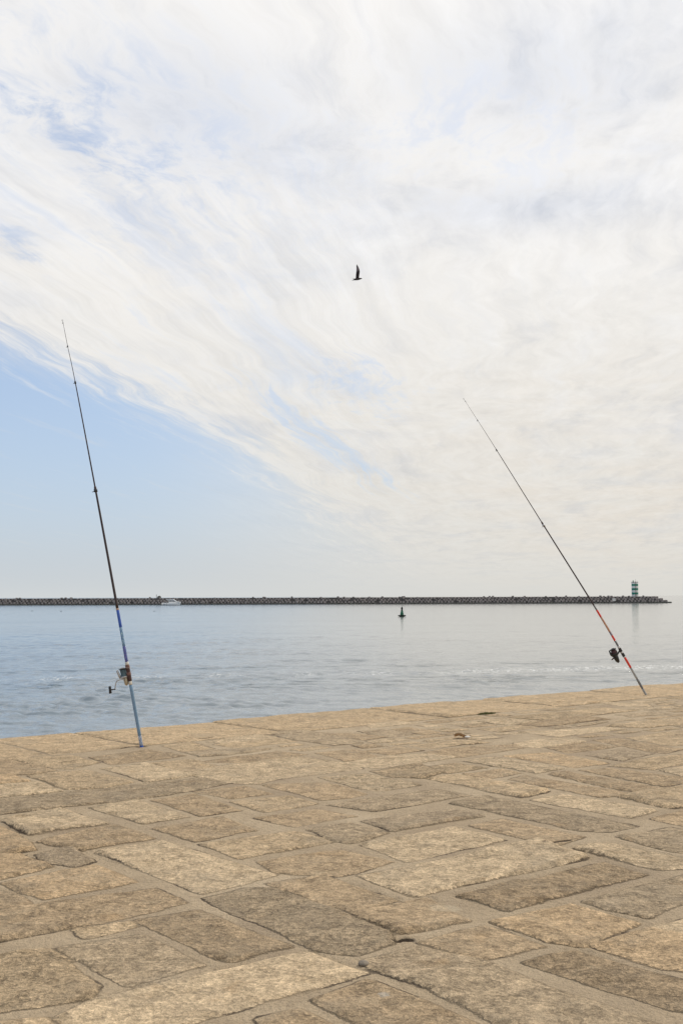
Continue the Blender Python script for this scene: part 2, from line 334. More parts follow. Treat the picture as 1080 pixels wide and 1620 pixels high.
def build_water():
    wr = np.random.RandomState(5)
    Ys = [31.0]; d = 0.085
    while Ys[-1] < 630: Ys.append(Ys[-1] + d); d = 0.085 * max(1.0, (Ys[-1] / 42.0) ** 1.6)
    Ys = np.array(Ys); nx = 560; t = np.linspace(-1, 1, nx)
    XL = lambda y: -0.36 * y - 5; XR = lambda y: 0.36 * y + 5
    YY = np.repeat(Ys[:, None], nx, 1); XX = XL(YY) + (XR(YY) - XL(YY)) * (t[None] + 1) / 2
    Z = np.zeros(YY.shape)
    for i in range(130):
        lam = 0.30 * (1.7 / 0.30) ** wr.rand() if i < 100 else 3.0 * (12.0 / 3.0) ** wr.rand(); k = 2 * math.pi / lam
        th = math.radians(wr.normal(62, 38)); kx, ky = k * math.cos(th), k * math.sin(th)
        slope = 0.030 if i < 100 else 0.0032
        fade = np.clip(1.6 - YY / (26.0 + 60.0 * lam), 0.0, 1.0)
        Z += slope / k * fade * np.sin(kx * XX + ky * YY + wr.rand() * 6.28)
    u_ = XX.astype(float); v_ = YY.astype(float)
    def vn(sx, sy, seed):
        L = np.random.RandomState(seed).uniform(0, 1, (128, 128)); x = u_ / sx; y = v_ / sy
        xi = np.floor(x).astype(int); yi = np.floor(y).astype(int); fx = x - xi; fy = y - yi
        fx = fx * fx * (3 - 2 * fx); fy = fy * fy * (3 - 2 * fy)
        return ((L[xi % 128, yi % 128] * (1 - fx) + L[(xi + 1) % 128, yi % 128] * fx) * (1 - fy) + (L[xi % 128, (yi + 1) % 128] * (1 - fx) + L[(xi + 1) % 128, (yi + 1) % 128] * fx) * fy)
    gust = 0.25 + 1.1 * vn(9, 6, 1) * vn(3.5, 2.2, 2) * 1.6 + 0.35 * vn(1.5, 1.2, 3)
    calm = 1.15 - 0.65 * np.clip((XX + 12) / 25.0, 0, 1)
    edge_ = np.minimum(1, np.minimum((1 - np.abs(t[None])) * 12, (630 - YY) / 100.0)); edge_ = np.clip(np.minimum(edge_, (YY - 31) / 1.0), 0, 1)
    Z *= gust * calm * edge_
    ny = len(Ys); n = ny * nx
    co = np.stack([XX, YY, WATER_Z + Z], -1).reshape(-1, 3)
    idx = np.arange(n).reshape(ny, nx)
    f = np.stack([idx[:-1, :-1], idx[:-1, 1:], idx[1:, 1:], idx[1:, :-1]], -1).reshape(-1, 4)
    # the open sea around the patch, sharing its border vertices
    ext = np.array([(-S, -S, WATER_Z), (S, -S, WATER_Z), (S, S, WATER_Z), (-S, S, WATER_Z)])
    co = np.concatenate([co, ext]); a, b_, c_, d_ = n, n + 1, n + 2, n + 3
    polys = [list(q) for q in f.tolist()]
    polys.append([a, b_] + idx[0, ::-1].tolist()); polys.append([b_, c_] + idx[::-1, -1].tolist())
    polys.append([c_, d_] + idx[-1, :].tolist()); polys.append([d_, a] + idx[:, 0].tolist())
    me = bpy.data.meshes.new('water'); tot = [len(p) for p in polys]
    me.vertices.add(len(co)); me.vertices.foreach_set('co', co.ravel().astype(np.float32))
    flat = np.array([i for p in polys for i in p], np.int32)
    me.loops.add(len(flat)); me.loops.foreach_set('vertex_index', flat)
    me.polygons.add(len(polys)); me.polygons.foreach_set('loop_start', np.concatenate([[0], np.cumsum(tot)[:-1]]).astype(np.int32))
    me.polygons.foreach_set('loop_total', np.array(tot, np.int32))
    sm = np.ones(len(polys), bool); sm[-4:] = False
    me.polygons.foreach_set('use_smooth', sm); me.update(calc_edges=True)
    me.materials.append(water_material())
    o = bpy.data.objects.new('water', me); COL.objects.link(o); tag(o, kind='structure')
    print('water', n, len(Ys))
build_water()

# ------------------------------------------------------------------ quay: frame of reference
E0 = on_z(0, 1168.5); E1 = on_z(1080, 1080)
EU = (E1 - E0).normalized(); EU.z = 0; EU.normalize()
EV = Vector((EU.y, -EU.x, 0))                       # towards the land (towards the camera)
if (CAM - E0).dot(EV) < 0: EV = -EV
def uv(p): d = Vector(p) - E0; return d.dot(EU), d.dot(EV)
def P3(u, v, z=0.0): return E0 + EU * u + EV * v + Vector((0, 0, z))
def puv(px, py): return uv(on_z(px, py))
print('edge dir', EU, 'cam uv', uv(CAM), 'foot', puv(224, 1180), puv(1022, 1101))

rng = np.random.RandomState(7)
_lat = {}
def vnoise(u, v, scale, seed):
    """smooth value noise, -1..1, lattice pitch = scale metres"""
    if seed not in _lat: _lat[seed] = np.random.RandomState(seed).uniform(-1, 1, (256, 256))
    L = _lat[seed]; x = u / scale; y = v / scale
    xi = np.floor(x).astype(int); yi = np.floor(y).astype(int); fx = x - xi; fy = y - yi
    fx = fx * fx * (3 - 2 * fx); fy = fy * fy * (3 - 2 * fy)
    a = L[xi % 256, yi % 256]; b_ = L[(xi + 1) % 256, yi % 256]; c_ = L[xi % 256, (yi + 1) % 256]; d_ = L[(xi + 1) % 256, (yi + 1) % 256]
    return (a * (1 - fx) + b_ * fx) * (1 - fy) + (c_ * (1 - fx) + d_ * fx) * fy
def fbm(u, v, scale, seed, octv=4, gain=0.55):
    r = 0; a = 1; t = 0
    for i in range(octv):
        r = r + a * vnoise(u + 17.3 * i, v - 9.1 * i, scale / 2 ** i, seed + i); t += a; a *= gain
    return r / t

TONE = {'L': (0.50, 0.385, 0.25), 'T': (0.42, 0.31, 0.19), 'B': (0.325, 0.232, 0.14), 'G': (0.30, 0.232, 0.155),
        'D': (0.25, 0.195, 0.135), 'O': (0.42, 0.29, 0.165), 'M': (0.40, 0.315, 0.21)}
# outline (photograph pixels, projected on the ground), tone, roughness of the stone's face
ST = [
 ('G', .9, [(-60,1271),(0,1265),(105,1253),(217,1241),(325,1231),(362,1240),(300,1251),(167,1269),(0,1287),(-60,1295)]),
 ('L', .6, [(3,1295),(97,1280),(168,1303),(50,1318)]),
 ('O', .8, [(-70,1318),(0,1308),(45,1330),(53,1341),(0,1350),(-70,1362)]),
 ('B', .7, [(64,1329),(180,1306),(242,1325),(130,1343)]),
 ('D', .8, [(62,1348),(113,1341),(147,1363),(117,1370),(80,1364)]),
 ('O', .7, [(-60,1366),(0,1352),(33,1350),(80,1371),(0,1389),(-60,1400)]),
 ('O', .6, [(10,1395),(147,1368),(213,1394),(73,1421)]),
 ('L', .5, [(157,1348),(257,1331),(432,1384),(322,1412)]),
 ('B', .6, [(-50,1400),(18,1409),(48,1430),(0,1438),(-50,1446)]),
 ('B', .7, [(-60,1460),(0,1442),(90,1428),(245,1405),(290,1427),(200,1450),(0,1487),(-60,1500)]),
 ('G', .5, [(96,1500),(222,1479),(317,1525),(202,1555)]),
 ('T', .5, [(122,1470),(207,1457),(211,1465),(139,1483)]),
 ('B', .8, [(220,1455),(310,1440),(457,1496),(367,1516),(345,1512)]),
 ('T', .9, [(-80,1530),(0,1514),(75,1502),(150,1560),(135,1578),(0,1598),(-80,1610)]),
 ('L', .3, [(100,1605),(155,1578),(340,1536),(462,1510),(490,1507),(577,1539),(500,1560),(340,1602),(270,1625),(120,1640)]),
 ('G', 1., [(325,1420),(388,1406),(425,1404),(520,1436),(617,1478),(618,1492),(565,1508),(500,1500),(425,1465),(345,1430)]),
 ('B', .5, [(427,1397),(507,1384),(623,1423),(555,1440)]),
 ('L', .5, [(570,1385),(850,1332),(925,1357),(655,1415)]),
 ('B', .5, [(562,1443),(673,1421),(738,1458),(636,1474)]),
 ('B', 1.2, [(730,1417),(955,1365),(1018,1382),(800,1440)]),
 ('G', .7, [(925,1427),(1000,1406),(1150,1370),(1150,1410),(1080,1428),(1024,1450)]),
 ('O', .5, [(780,1460),(902,1432),(1006,1460),(920,1495),(865,1489)]),
 ('B', .5, [(665,1491),(765,1467),(858,1498),(770,1519)]),
 ('G', .5, [(580,1520),(660,1499),(765,1523),(865,1563),(1035,1620),(1120,1660),(850,1650),(780,1612),(685,1565),(590,1532)]),
 ('B', 1.2, [(832,1524),(910,1504),(1000,1532),(1120,1565),(1120,1600),(1060,1595),(950,1560)]),
 ('O', .5, [(940,1495),(1024,1470),(1130,1495),(1150,1545),(1040,1530)]),
 ('B', .7, [(500,1582),(580,1552),(690,1592),(800,1645),(650,1665),(560,1612)]),
 ('L', .4, [(1030,1469),(1090,1455),(1200,1480),(1150,1492)]),
 ('B', .5, [(415,1612),(470,1600),(525,1625),(440,1655)]),
 ('T', .5, [(-80,1625),(70,1610),(110,1650),(0,1670)]),
 ('B', .6, [(310,1252),(385,1244),(428,1255),(365,1262)]),
 ('B', .6, [(243,1265),(305,1255),(378,1282),(318,1290)]),
 ('L', .8, [(147,1277),(215,1265),(295,1292),(228,1301)]),
 ('T', .6, [(367,1268),(457,1258),(500,1270),(420,1284)]),
 ('B', .5, [(407,1293),(500,1280),(558,1292),(467,1306)]),
 ('B', .5, [(420,1241),(517,1238),(577,1255),(550,1262),(510,1265),(455,1250)]),
 ('L', 1.1, [(510,1229),(575,1222),(662,1240),(600,1250),(572,1246)]),
 ('G', .7, [(520,1273),(690,1247),(740,1258),(590,1284)]),
 ('D', .6, [(577,1300),(715,1281),(760,1292),(622,1315)]),
 ('G', .6, [(490,1312),(553,1303),(612,1318),(553,1332),(527,1328)]),
 ('B', .6, [(245,1310),(350,1294),(402,1312),(310,1330)]),
 ('T', .6, [(320,1335),(465,1315),(520,1331),(380,1357)]),
 ('B', .5, [(413,1363),(537,1345),(617,1363),(540,1385),(437,1380)]),
 ('L', .5, [(575,1335),(715,1312),(795,1330),(645,1362)]),
 ('L', .8, [(735,1203),(780,1198),(887,1215),(847,1223)]),
 ('O', .5, [(800,1195),(870,1190),(960,1207),(907,1213)]),
 ('D', .5, [(930,1195),(980,1186),(1033,1192),(983,1203)]),
 ('T', .8, [(965,1212),(1020,1200),(1110,1190),(1110,1204),(1030,1218)]),
 ('L', .6, [(1047,1220),(1100,1210),(1140,1222),(1090,1232)]),
 ('B', .7, [(920,1218),(967,1216),(1100,1236),(1050,1245)]),
 ('B', .7, [(870,1225),(895,1221),(1045,1248),(1003,1254)]),
 ('B', .6, [(733,1223),(793,1217),(820,1223),(770,1232)]),
 ('B', .6, [(807,1233),(832,1227),(993,1255),(947,1262)]),
 ('T', .5, [(680,1230),(725,1225),(865,1253),(825,1263)]),
 ('G', .9, [(715,1272),(770,1261),(1003,1307),(965,1316),(920,1314)]),
 ('L', .5, [(843,1267),(887,1260),(1033,1285),(997,1295)]),
 ('T', .7, [(980,1262),(1030,1250),(1130,1240),(1140,1275),(1060,1280)]),
 ('B', .6, [(745,1307),(793,1297),(920,1325),(877,1338)]),
 ('G', .8, [(980,1325),(1060,1311),(1140,1325),(1150,1360),(1060,1345)]),
 ('L', .8, [(910,1342),(960,1335),(1080,1358),(1120,1372),(1040,1376)]),
 ('B', .6, [(1033,1297),(1090,1282),(1150,1300),(1100,1312)]),
 ('T', .8, [(22,1200),(103,1194),(155,1207),(115,1216),(86,1215)]),
 ('B', .7, [(-60,1203),(10,1200),(88,1219),(60,1224),(-60,1230)]),
 ('O', .6, [(-60,1232),(16,1225),(47,1236),(-20,1242),(-60,1246)]),
 ('L', .7, [(-60,1250),(58,1237),(96,1250),(0,1261),(-60,1267)]),
 ('T', .7, [(47,1227),(136,1218),(208,1237),(165,1244),(108,1247)]),
 ('L', .5, [(163,1216),(228,1208),(303,1227),(235,1236)]),
 ('B', .8, [(145,1198),(235,1187),(292,1197),(180,1210)]),
 ('T', .6, [(240,1208),(300,1202),(345,1213),(300,1222)]),
 ('T', .6, [(258,1180),(300,1174),(336,1185),(290,1190)]),
 ('G', .5, [(293,1191),(380,1184),(425,1185),(355,1196),(318,1198)]),
 ('L', .6, [(330,1174),(405,1161),(437,1167),(355,1177)]),
 ('T', .6, [(340,1178),(437,1168),(465,1174),(375,1184)]),
 ('G', .6, [(425,1160),(470,1153),(515,1160),(570,1176),(528,1180),(465,1171)]),
 ('B', .6, [(520,1162),(555,1159),(606,1167),(575,1172)]),
 ('B', .8, [(320,1206),(440,1189),(484,1194),(385,1207)]),
 ('L', .7, [(290,1221),(465,1196),(545,1205),(570,1215),(440,1232),(405,1240),(370,1240),(325,1231)]),
 ('B', .5, [(500,1192),(560,1186),(600,1196),(545,1202)]),
 ('L', .6, [(548,1204),(618,1194),(679,1192),(718,1197),(596,1214),(560,1210)]),
 ('B', .5, [(576,1188),(632,1180),(668,1187),(615,1193)]),
 ('T', 1.1, [(590,1219),(660,1206),(697,1222),(668,1229),(623,1228)]),
 ('T', 1.1, [(682,1211),(718,1206),(768,1214),(707,1222)]),
 ('T', .6, [(648,1179),(720,1172),(770,1174),(680,1184)]),
 ('B', .6, [(673,1190),(705,1184),(822,1178),(826,1183),(729,1197)]),
 ('G', .5, [(568,1157),(604,1154),(655,1162),(612,1167)]),
 ('B', .5, [(620,1154),(645,1150),(695,1158),(672,1162)]),
 ('L', .4, [(570,1144),(622,1140),(660,1143),(590,1151)]),
 ('L', .5, [(812,1181),(815,1175),(880,1166),(925,1172),(850,1183)]),
 ('B', .8, [(865,1183),(920,1176),(975,1181),(900,1191)]),
 ('B', .7, [(938,1170),(975,1168),(1078,1186),(1050,1192),(1025,1189)]),
 ('L', .5, [(822,1157),(958,1150),(985,1153),(880,1165)]),
 ('T', .6, [(960,1149),(1090,1133),(1110,1143),(1020,1151)]),
 ('T', .6, [(990,1167),(1100,1156),(1120,1178),(1060,1180)]),
 ('G', .5, [(975,1131),(1040,1126),(1060,1130),(1000,1134)]),
 ('L', .5, [(945,1112),(1020,1114),(1030,1118),(990,1119)]),
]
COPE = puv(224, 1181)[1]                                 # width of the coping course

U_NEAR = (-1.5, 6.5)
def axis(lo, hi, n0, n1, fine, coarse, growth=0.004):
    pts = list(np.arange(n0, n1, fine)); x = pts[-1]; s = fine
    while x < hi: s = min(coarse, s * (1 + growth)); x += s; pts.append(x)
    x = pts[0]; s = fine; left = []
    while x > lo: s = min(coarse, s * (1 + growth)); x -= s; left.append(x)
    return np.array(left[::-1] + pts)
cu, cvv = uv(CAM)
bl = puv(0, 1620); br = puv(1080, 1620); print('bottom corners', bl, br, 'tops', puv(0, 1168.5), puv(1080, 1080))
UA = axis(-3.5, puv(1080, 1080)[0] + 5.0, -1.6, br[0] + 1.2, 0.016, 0.045)
VA = axis(0.0, cvv + 0.6, COPE + 1.5, cvv - 1.5, 0.016, 0.028)
VA = VA[VA > 0.0]; VA = np.concatenate([[0.0], VA])
print('quay grid', len(UA), len(VA), len(UA) * len(VA))
UU, VV = np.meshgrid(UA, VA, indexing='ij')
edge = np.full(UU.shape, -0.5); tone = np.zeros(UU.shape + (3,)); tone[:] = TONE['T']; srough = np.full(UU.shape, 0.4); lift = np.zeros(UU.shape)
owned = np.zeros(UU.shape, bool)
def poly_sd(u, v, poly):
    """signed distance, positive inside"""
    n = len(poly); d = np.full(u.shape, 1e9); inside = np.zeros(u.shape, bool)
    for i in range(n):
        x0, y0 = poly[i]; x1, y1 = poly[(i + 1) % n]
        ex, ey = x1 - x0, y1 - y0; L = ex * ex + ey * ey + 1e-12
        t = np.clip(((u - x0) * ex + (v - y0) * ey) / L, 0, 1)
        d = np.minimum(d, (u - x0 - t * ex) ** 2 + (v - y0 - t * ey) ** 2)
        cond = ((y0 > v) != (y1 > v)) & (u < (x1 - x0) * (v - y0) / (y1 - y0 + 1e-12) + x0)
        inside ^= cond
    d = np.sqrt(d); return np.where(inside, d, -d)
def put_stone(poly, tn, rg, rnd, hgt, grow=0.0, check=False):
    us = [p[0] for p in poly]; vs = [p[1] for p in poly]; mg = 0.22
    i0, i1 = np.searchsorted(UA, [min(us) - mg, max(us) + mg]); j0, j1 = np.searchsorted(VA, [min(vs) - mg, max(vs) + mg])
    if i1 - i0 < 3 or j1 - j0 < 3: return
    sl = (slice(i0, i1), slice(j0, j1)); u = UU[sl]; v = VV[sl]
    sd_ = poly_sd(u, v, poly)
    if check and (sd_[owned[sl]].size and (sd_[owned[sl]] > -0.045).any()): return
    k = rng.randint(1000)
    # rounded corners: smooth the field a little by combining with a blurred copy
    sdn = sd_ + grow + 0.012 * fbm(u, v, 0.20, 40 + k % 5, 4, .7) - 0.004
    upd = sdn > edge[sl]
    edge[sl] = np.where(upd, sdn, edge[sl])
    c = np.array(tn)
    tone[sl] = np.where(upd[..., None], c, tone[sl]); srough[sl] = np.where(upd, rg, srough[sl])
    cu_, cv_ = np.mean(us), np.mean(vs)
    tl = hgt + (u - cu_) * rng.uniform(-.018, .018) + (v - cv_) * rng.uniform(-.018, .018)
    lift[sl] = np.where(upd, tl, lift[sl])
    if not check: owned[sl] |= sd_ > 0
# --- coping slabs, two straight joints shared by neighbours
J = [-2.6]
for a in (puv(0, 1175)[0], puv(150, 1166)[0]): J.append(a)
u = J[-1]
while u < UA[-1] + 2: u += rng.uniform(1.7, 2.6); J.append(u)
J = sorted(J); print('coping joints', [round(j, 2) for j in J[:6]])
for a, b_ in zip(J, J[1:]):
    t = np.array((0.40, 0.29, 0.175)) * rng.uniform(0.95, 1.1)
    sk = 0.0
    put_stone([(a + .004, -0.4), (b_ - .004, -0.4), (b_ - .004 + sk, COPE - .006), (a + .004 + sk, COPE - .006)], t, .45, 0, 0.012 + rng.uniform(-.004, .004), grow=-0.006)
for tn, rg, pl in ST:
    q = [puv(*p) for p in pl]
    t = np.array(TONE[tn]) * rng.uniform(0.94, 1.06)
    put_stone(q, t, rg, 0, 0.010 + rng.uniform(-.006, .010), grow=0.030)
# --- the rest of the paving: courses of rough slabs
v = COPE + 0.03; keys = ['T', 'L', 'B', 'T', 'G', 'L', 'B', 'T']
while v < VA[-1] + 0.5:
    hgt = rng.uniform(.34, .56); u = -4.5 + rng.uniform(0, .6)
    while u < UA[-1] + 1:
        w = rng.uniform(.35, 1.25); j = lambda: rng.uniform(-.025, .025)
        q = [(u + j(), v + j()), (u + w + j(), v + j()), (u + w + j(), v + hgt + j()), (u + j(), v + hgt + j())]
        put_stone(q, np.array(TONE[keys[rng.randint(len(keys))]]) * rng.uniform(.92, 1.08), rng.uniform(.4, 1.0), 0, 0.010 + rng.uniform(-.007, .012), grow=0.008, check=True)
        u += w + rng.uniform(.03, .06)
    v += hgt + rng.uniform(.03, .05)
v = COPE + 0.03                                    # small fillers where the larger slabs left gaps
while v < VA[-1] + 0.3:
    hgt = rng.uniform(.13, .24); u = -3.4 + rng.uniform(0, .3)
    while u < UA[-1] + 1:
        w = rng.uniform(.22, .6); j = lambda: rng.uniform(-.02, .02)
        q = [(u + j(), v + j()), (u + w + j(), v + j()), (u + w + j(), v + hgt + j()), (u + j(), v + hgt + j())]
        sl_ = (slice(*np.searchsorted(UA, [u, u + w])), slice(*np.searchsorted(VA, [v, v + hgt])))
        if edge[sl_].size and edge[sl_].max() < 0.0 - 0.02:
            put_stone(q, np.array(TONE[keys[rng.randint(len(keys))]]) * rng.uniform(.92, 1.08), rng.uniform(.4, 1.0), 0, 0.008, check=True)
        u += w * .5
    v += hgt * .5
def sst(x, a, b): t = np.clip((x - a) / (b - a), 0, 1); return t * t * (3 - 2 * t)
mask = sst(edge, -0.006, 0.030)
H = 0.012 * fbm(UU, VV, 2.2, 3, 3) + 0.004 * fbm(UU, VV, 0.35, 9, 3)
rough_relief = fbm(UU, VV, 0.11, 21, 3) * 0.009 * srough + fbm(UU, VV, 0.30, 61, 2) * 0.009
H = H + mask * (lift * (0.25 + 0.75 * sst(fbm(UU, VV, 1.3, 91, 3), -.4, .5)) + rough_relief) - (1 - mask) * 0.001
groove = np.exp(-((edge + 0.002) / 0.014) ** 2) * np.clip(fbm(UU, VV, 0.5, 33, 3) * 2.2, 0, 1)
H = H - groove * 0.011
# a deep open joint and a few holes
dirt = np.zeros(UU.shape)
def pit(px, py, ru, rv, depth, ang=0.0):
    global H, dirt
    a, b_ = puv(px, py); du = UU - a; dv = VV - b_
    x = (du * math.cos(ang) + dv * math.sin(ang)) / ru; y = (-du * math.sin(ang) + dv * math.cos(ang)) / rv
    w = np.exp(-(x * x + y * y) ** 2); H = H - w * depth; dirt = np.maximum(dirt, w)
pit(637, 1487, .045, .020, .03, 0.35)
pit(225, 1181.5, .05, .03, .04); pit(1023, 1102, .05, .03, .04)
for a, b_, c_ in [(325, 1168, .10), (440, 1162, .10), (880, 1334, .12)]: pit(a, b_, c_, .011, .015)
# black dirt in the open coping joints and beside the more distant slabs
dj = np.min([np.where(VV < COPE, np.abs(UU - a), 9) for a in J], axis=0); dj = np.minimum(dj, np.where(np.abs(UU) < 1e9, np.abs(VV - COPE), 9))
dirt = np.maximum(dirt, 0.34 * np.exp(-(dj / 0.013) ** 2) * np.clip(0.35 + 1.9 * fbm(UU, VV, 0.9, 101, 3), 0, 1))
dirt = np.maximum(dirt, 0.26 * np.exp(-((edge - .002) / 0.011) ** 2) * np.clip(2.4 * fbm(UU, VV, 0.8, 111, 3) - 0.1, 0, 1) * sst(VV, cvv - 4.0, cvv - 6.5))
print('joint u', puv(115, 1160), puv(222, 1180), puv(0, 1175), puv(95, 1192), puv(467, 1132))
H[:, 0] -= 0.006; H[:, 1] -= 0.001
H[:, 0] -= 0.004 * (1 + fbm(UU[:, 0], VV[:, 0], 0.12, 71, 3))
inn = 0.0
pos = np.empty((UU.size, 3)); uf = UU.ravel(); vf = VV.ravel()
vjit = np.zeros(UU.shape); vjit[:, 0] = 0.006 * fbm(UU[:, 0], VV[:, 0], 0.2, 81, 3); vf = vf + vjit.ravel()
pos[:, 0] = E0.x + EU.x * uf + EV.x * vf; pos[:, 1] = E0.y + EU.y * uf + EV.y * vf; pos[:, 2] = H.ravel()
nu, nv = UU.shape
idx = np.arange(nu * nv).reshape(nu, nv)
fa = np.stack([idx[:-1, :-1], idx[:-1, 1:], idx[1:, 1:], idx[1:, :-1]], -1).reshape(-1, 4)
# orientation: make normals point up
n0 = np.cross(pos[fa[0, 1]] - pos[fa[0, 0]], pos[fa[0, 3]] - pos[fa[0, 0]])
if n0[2] < 0: fa = fa[:, ::-1]
# the sea wall below the edge, as part of the same sheet
me = bpy.data.meshes.new('pavement')
me.vertices.add(len(pos)); me.vertices.foreach_set('co', pos.ravel().astype(np.float32))
me.loops.add(fa.size); me.loops.foreach_set('vertex_index', fa.ravel().astype(np.int32))
me.polygons.add(len(fa)); me.polygons.foreach_set('loop_start', (np.arange(len(fa)) * 4).astype(np.int32))
me.polygons.foreach_set('loop_total', np.full(len(fa), 4, np.int32)); me.update(calc_edges=True)
me.polygons.foreach_set('use_smooth', np.ones(len(fa), bool))
tone[:] = (tone * 0.55 + np.array((0.39, 0.29, 0.18)) * 0.45) * np.array((1.215, 1.21, 1.195))
def fattr(n, arr): a = me.attributes.new(n, 'FLOAT', 'POINT'); a.data.foreach_set('value', arr.ravel().astype(np.float32))
fattr('joint', edge); fattr('facing', srough); fattr('soil', dirt)
ca = me.attributes.new('stone', 'FLOAT_COLOR', 'POINT')
rgba = np.ones((tone.size // 3, 4), np.float32); rgba[:, :3] = tone.reshape(-1, 3); ca.data.foreach_set('color', rgba.ravel())

def paving_material(name, attrs=True):
    m = bpy.data.materials.new(name); m.use_nodes = True; nt = m.node_tree; g = G(nt)
    b = nt.nodes['Principled BSDF']; geo = nt.nodes.new('ShaderNodeNewGeometry'); P = geo.outputs['Position']
    def at(n, o='Fac'):
        a = nt.nodes.new('ShaderNodeAttribute'); a.attribute_name = n; return a.outputs[o]
    n1 = g.noise(P, 9.0, 6, 0.62); n2 = g.noise(P, 48.0, 5, 0.68); n3 = g.noise(P, 150.0, 3, 0.7); n15 = g.noise(P, 24.0, 5, 0.65); n0_ = g.noise(P, 2.2, 4, 0.6)
    nb = g.noise(P, 0.6, 3, 0.5)
    if attrs:
        jn = at('joint'); rg = at('facing'); so = at('soil'); col = at('stone', 'Color')
    else:
        jn = g.m('ADD', g.m('MULTIPLY', g.vor(P, 1.6, 'DISTANCE_TO_EDGE'), 0.5), -0.03); rg = 0.6; so = 0.0; col = (0.40, 0.31, 0.20)
    j2 = g.m('ADD', jn, g.m('MULTIPLY', g.m('SUBTRACT', n2, 0.5), 0.030))
    j2 = g.m('ADD', j2, g.m('MULTIPLY', g.m('SUBTRACT', n0_, 0.5), 0.045))
    j2 = g.m('ADD', j2, g.m('MULTIPLY', g.m('SUBTRACT', n1, 0.5), 0.012))
    msk = g.ss(j2, -0.004, 0.010)
    # stone face: grains, pits, weathering
    gr = g.mr(n3, 0.30, 0.70, 0.66, 1.36)
    gr = g.m('MULTIPLY', gr, g.mr(n2, 0.32, 0.68, 0.72, 1.26)); gr = g.m('MULTIPLY', gr, g.mr(n1, 0.3, 0.7, 0.78, 1.20))
    gr = g.m('MULTIPLY', gr, g.mr(n15, 0.32, 0.68, 0.80, 1.18))
    face = g.vm('SCALE', col); nt.links.new(gr, face.node.inputs['Scale'])
    face = g.mix(g.m('MULTIPLY', g.ss(n0_, 0.52, 0.72), 0.35), face, (0.27, 0.225, 0.165))
    face = g.mix(g.m('MULTIPLY', g.ss(g.noise(P, 5.0, 5, 0.65), 0.56, 0.70), 0.40), face, (0.46, 0.36, 0.235))
    face = g.mix(g.m('MULTIPLY', g.ss(g.noise(g.vm('ADD', P, (31.0, 7.0, 0.0)), 3.1, 4, 0.6), 0.60, 0.75), 0.45), face, (0.43, 0.27, 0.13))
    # flaked layers: a paler skin broken away from a browner core, with a real step at its edge
    fw = g.noise(g.vm('MULTIPLY', P, (1.0, 1.0, 1.0)), 3.6, 9, 0.68, 0.25); fl1 = g.ss(fw, 0.475, 0.515); fl2 = g.ss(g.noise(g.vm('ADD', P, (9.0, 4.0, 0.0)), 7.5, 8, 0.70), 0.55, 0.585)
    face = g.mix(g.m('MULTIPLY', fl1, 0.30), face, g.mix(1.0, face, (1.32, 1.32, 1.32), 'MULTIPLY'))
    face = g.mix(g.m('MULTIPLY', fl2, 0.34), face, g.mix(1.0, face, (0.70, 0.67, 0.62), 'MULTIPLY'))
    # lamination cracks: thin dark curved lines, mostly on rough stones
    dist = nt.nodes.new('ShaderNodeTexNoise'); g.link(P, dist.inputs['Vector']); dist.inputs['Scale'].default_value = 5.0; dist.inputs['Detail'].default_value = 4
    pw = g.vm('ADD', P, g.vm('MULTIPLY', g.vm('SUBTRACT', dist.outputs['Color'], (.5, .5, .5)), (.35, .35, .35)))
    crk = g.vor(g.vm('MULTIPLY', pw, (2.2, 4.8, 1)), 1.5, 'DISTANCE_TO_EDGE')
    cm = g.m('MULTIPLY', g.ss(crk, 0.030, 0.004), g.ss(g.noise(P, 3.3, 3, 0.5), 0.55, 0.66))
    cm = g.m('MULTIPLY', cm, g.m('MULTIPLY', msk, g.m('MULTIPLY', rg, 0.6)))
    speck = g.ss(g.vor(P, 75.0), 0.20, 0.08)
    sp = g.m('MULTIPLY', speck, g.ss(g.noise(P, 14.0, 2, 0.5), 0.60, 0.70))
    face = g.mix(g.m('MULTIPLY', sp, 0.6), face, (0.70, 0.64, 0.52))
    # mortar and sand in the joints
    mo = g.ramp(g.m('ADD', g.m('MULTIPLY', nb, 0.5), g.m('MULTIPLY', n0_, 0.5)), [(0.38, (0.35, 0.265, 0.175)), (0.5, (0.43, 0.33, 0.215)), (0.62, (0.50, 0.39, 0.26))])
    grit = g.ss(g.vor(P, 60.0), 0.26, 0.12); mo = g.mix(g.m('MULTIPLY', grit, g.mr(n1, 0.4, 0.6, 0.0, 0.45)), mo, (0.20, 0.15, 0.10)); mo = g.mix(g.m('MULTIPLY', g.ss(n15, 0.54, 0.66), 0.5), mo, (0.245, 0.185, 0.12))
    mg_ = g.m('MULTIPLY', g.mr(n2, 0.3, 0.7, 0.85, 1.15), g.mr(n3, 0.3, 0.7, 0.85, 1.15))
    mo2 = g.vm('SCALE', mo); nt.links.new(mg_, mo2.node.inputs['Scale'])
    c1 = g.mix(msk, mo2, face)
    # blown sand lying over stones and joints alike
    sand = g.m('MULTIPLY', g.ss(g.noise(g.vm('ADD', P, (3.0, 11.0, 0.0)), 2.4, 6, 0.62), 0.50, 0.66), g.mr(n2, 0.35, 0.6, 0.75, 0.25))
    c1 = g.mix(sand, c1, mo2)
    # black dirt caught in the open cracks beside some stones
    lm = g.m('MULTIPLY', g.ss(g.m('ABSOLUTE', g.m('ADD', j2, 0.001)), 0.0065, 0.0015), g.ss(g.noise(P, 1.7, 4, 0.6), 0.52, 0.62))
    dk = g.m('MAXIMUM', g.m('MULTIPLY', cm, 0.75), g.m('MULTIPLY', lm, 0.75))
    dk = g.m('MAXIMUM', dk, g.ss(so, 0.08, 0.35))
    c2 = g.mix(dk, c1, (0.075, 0.052, 0.036))
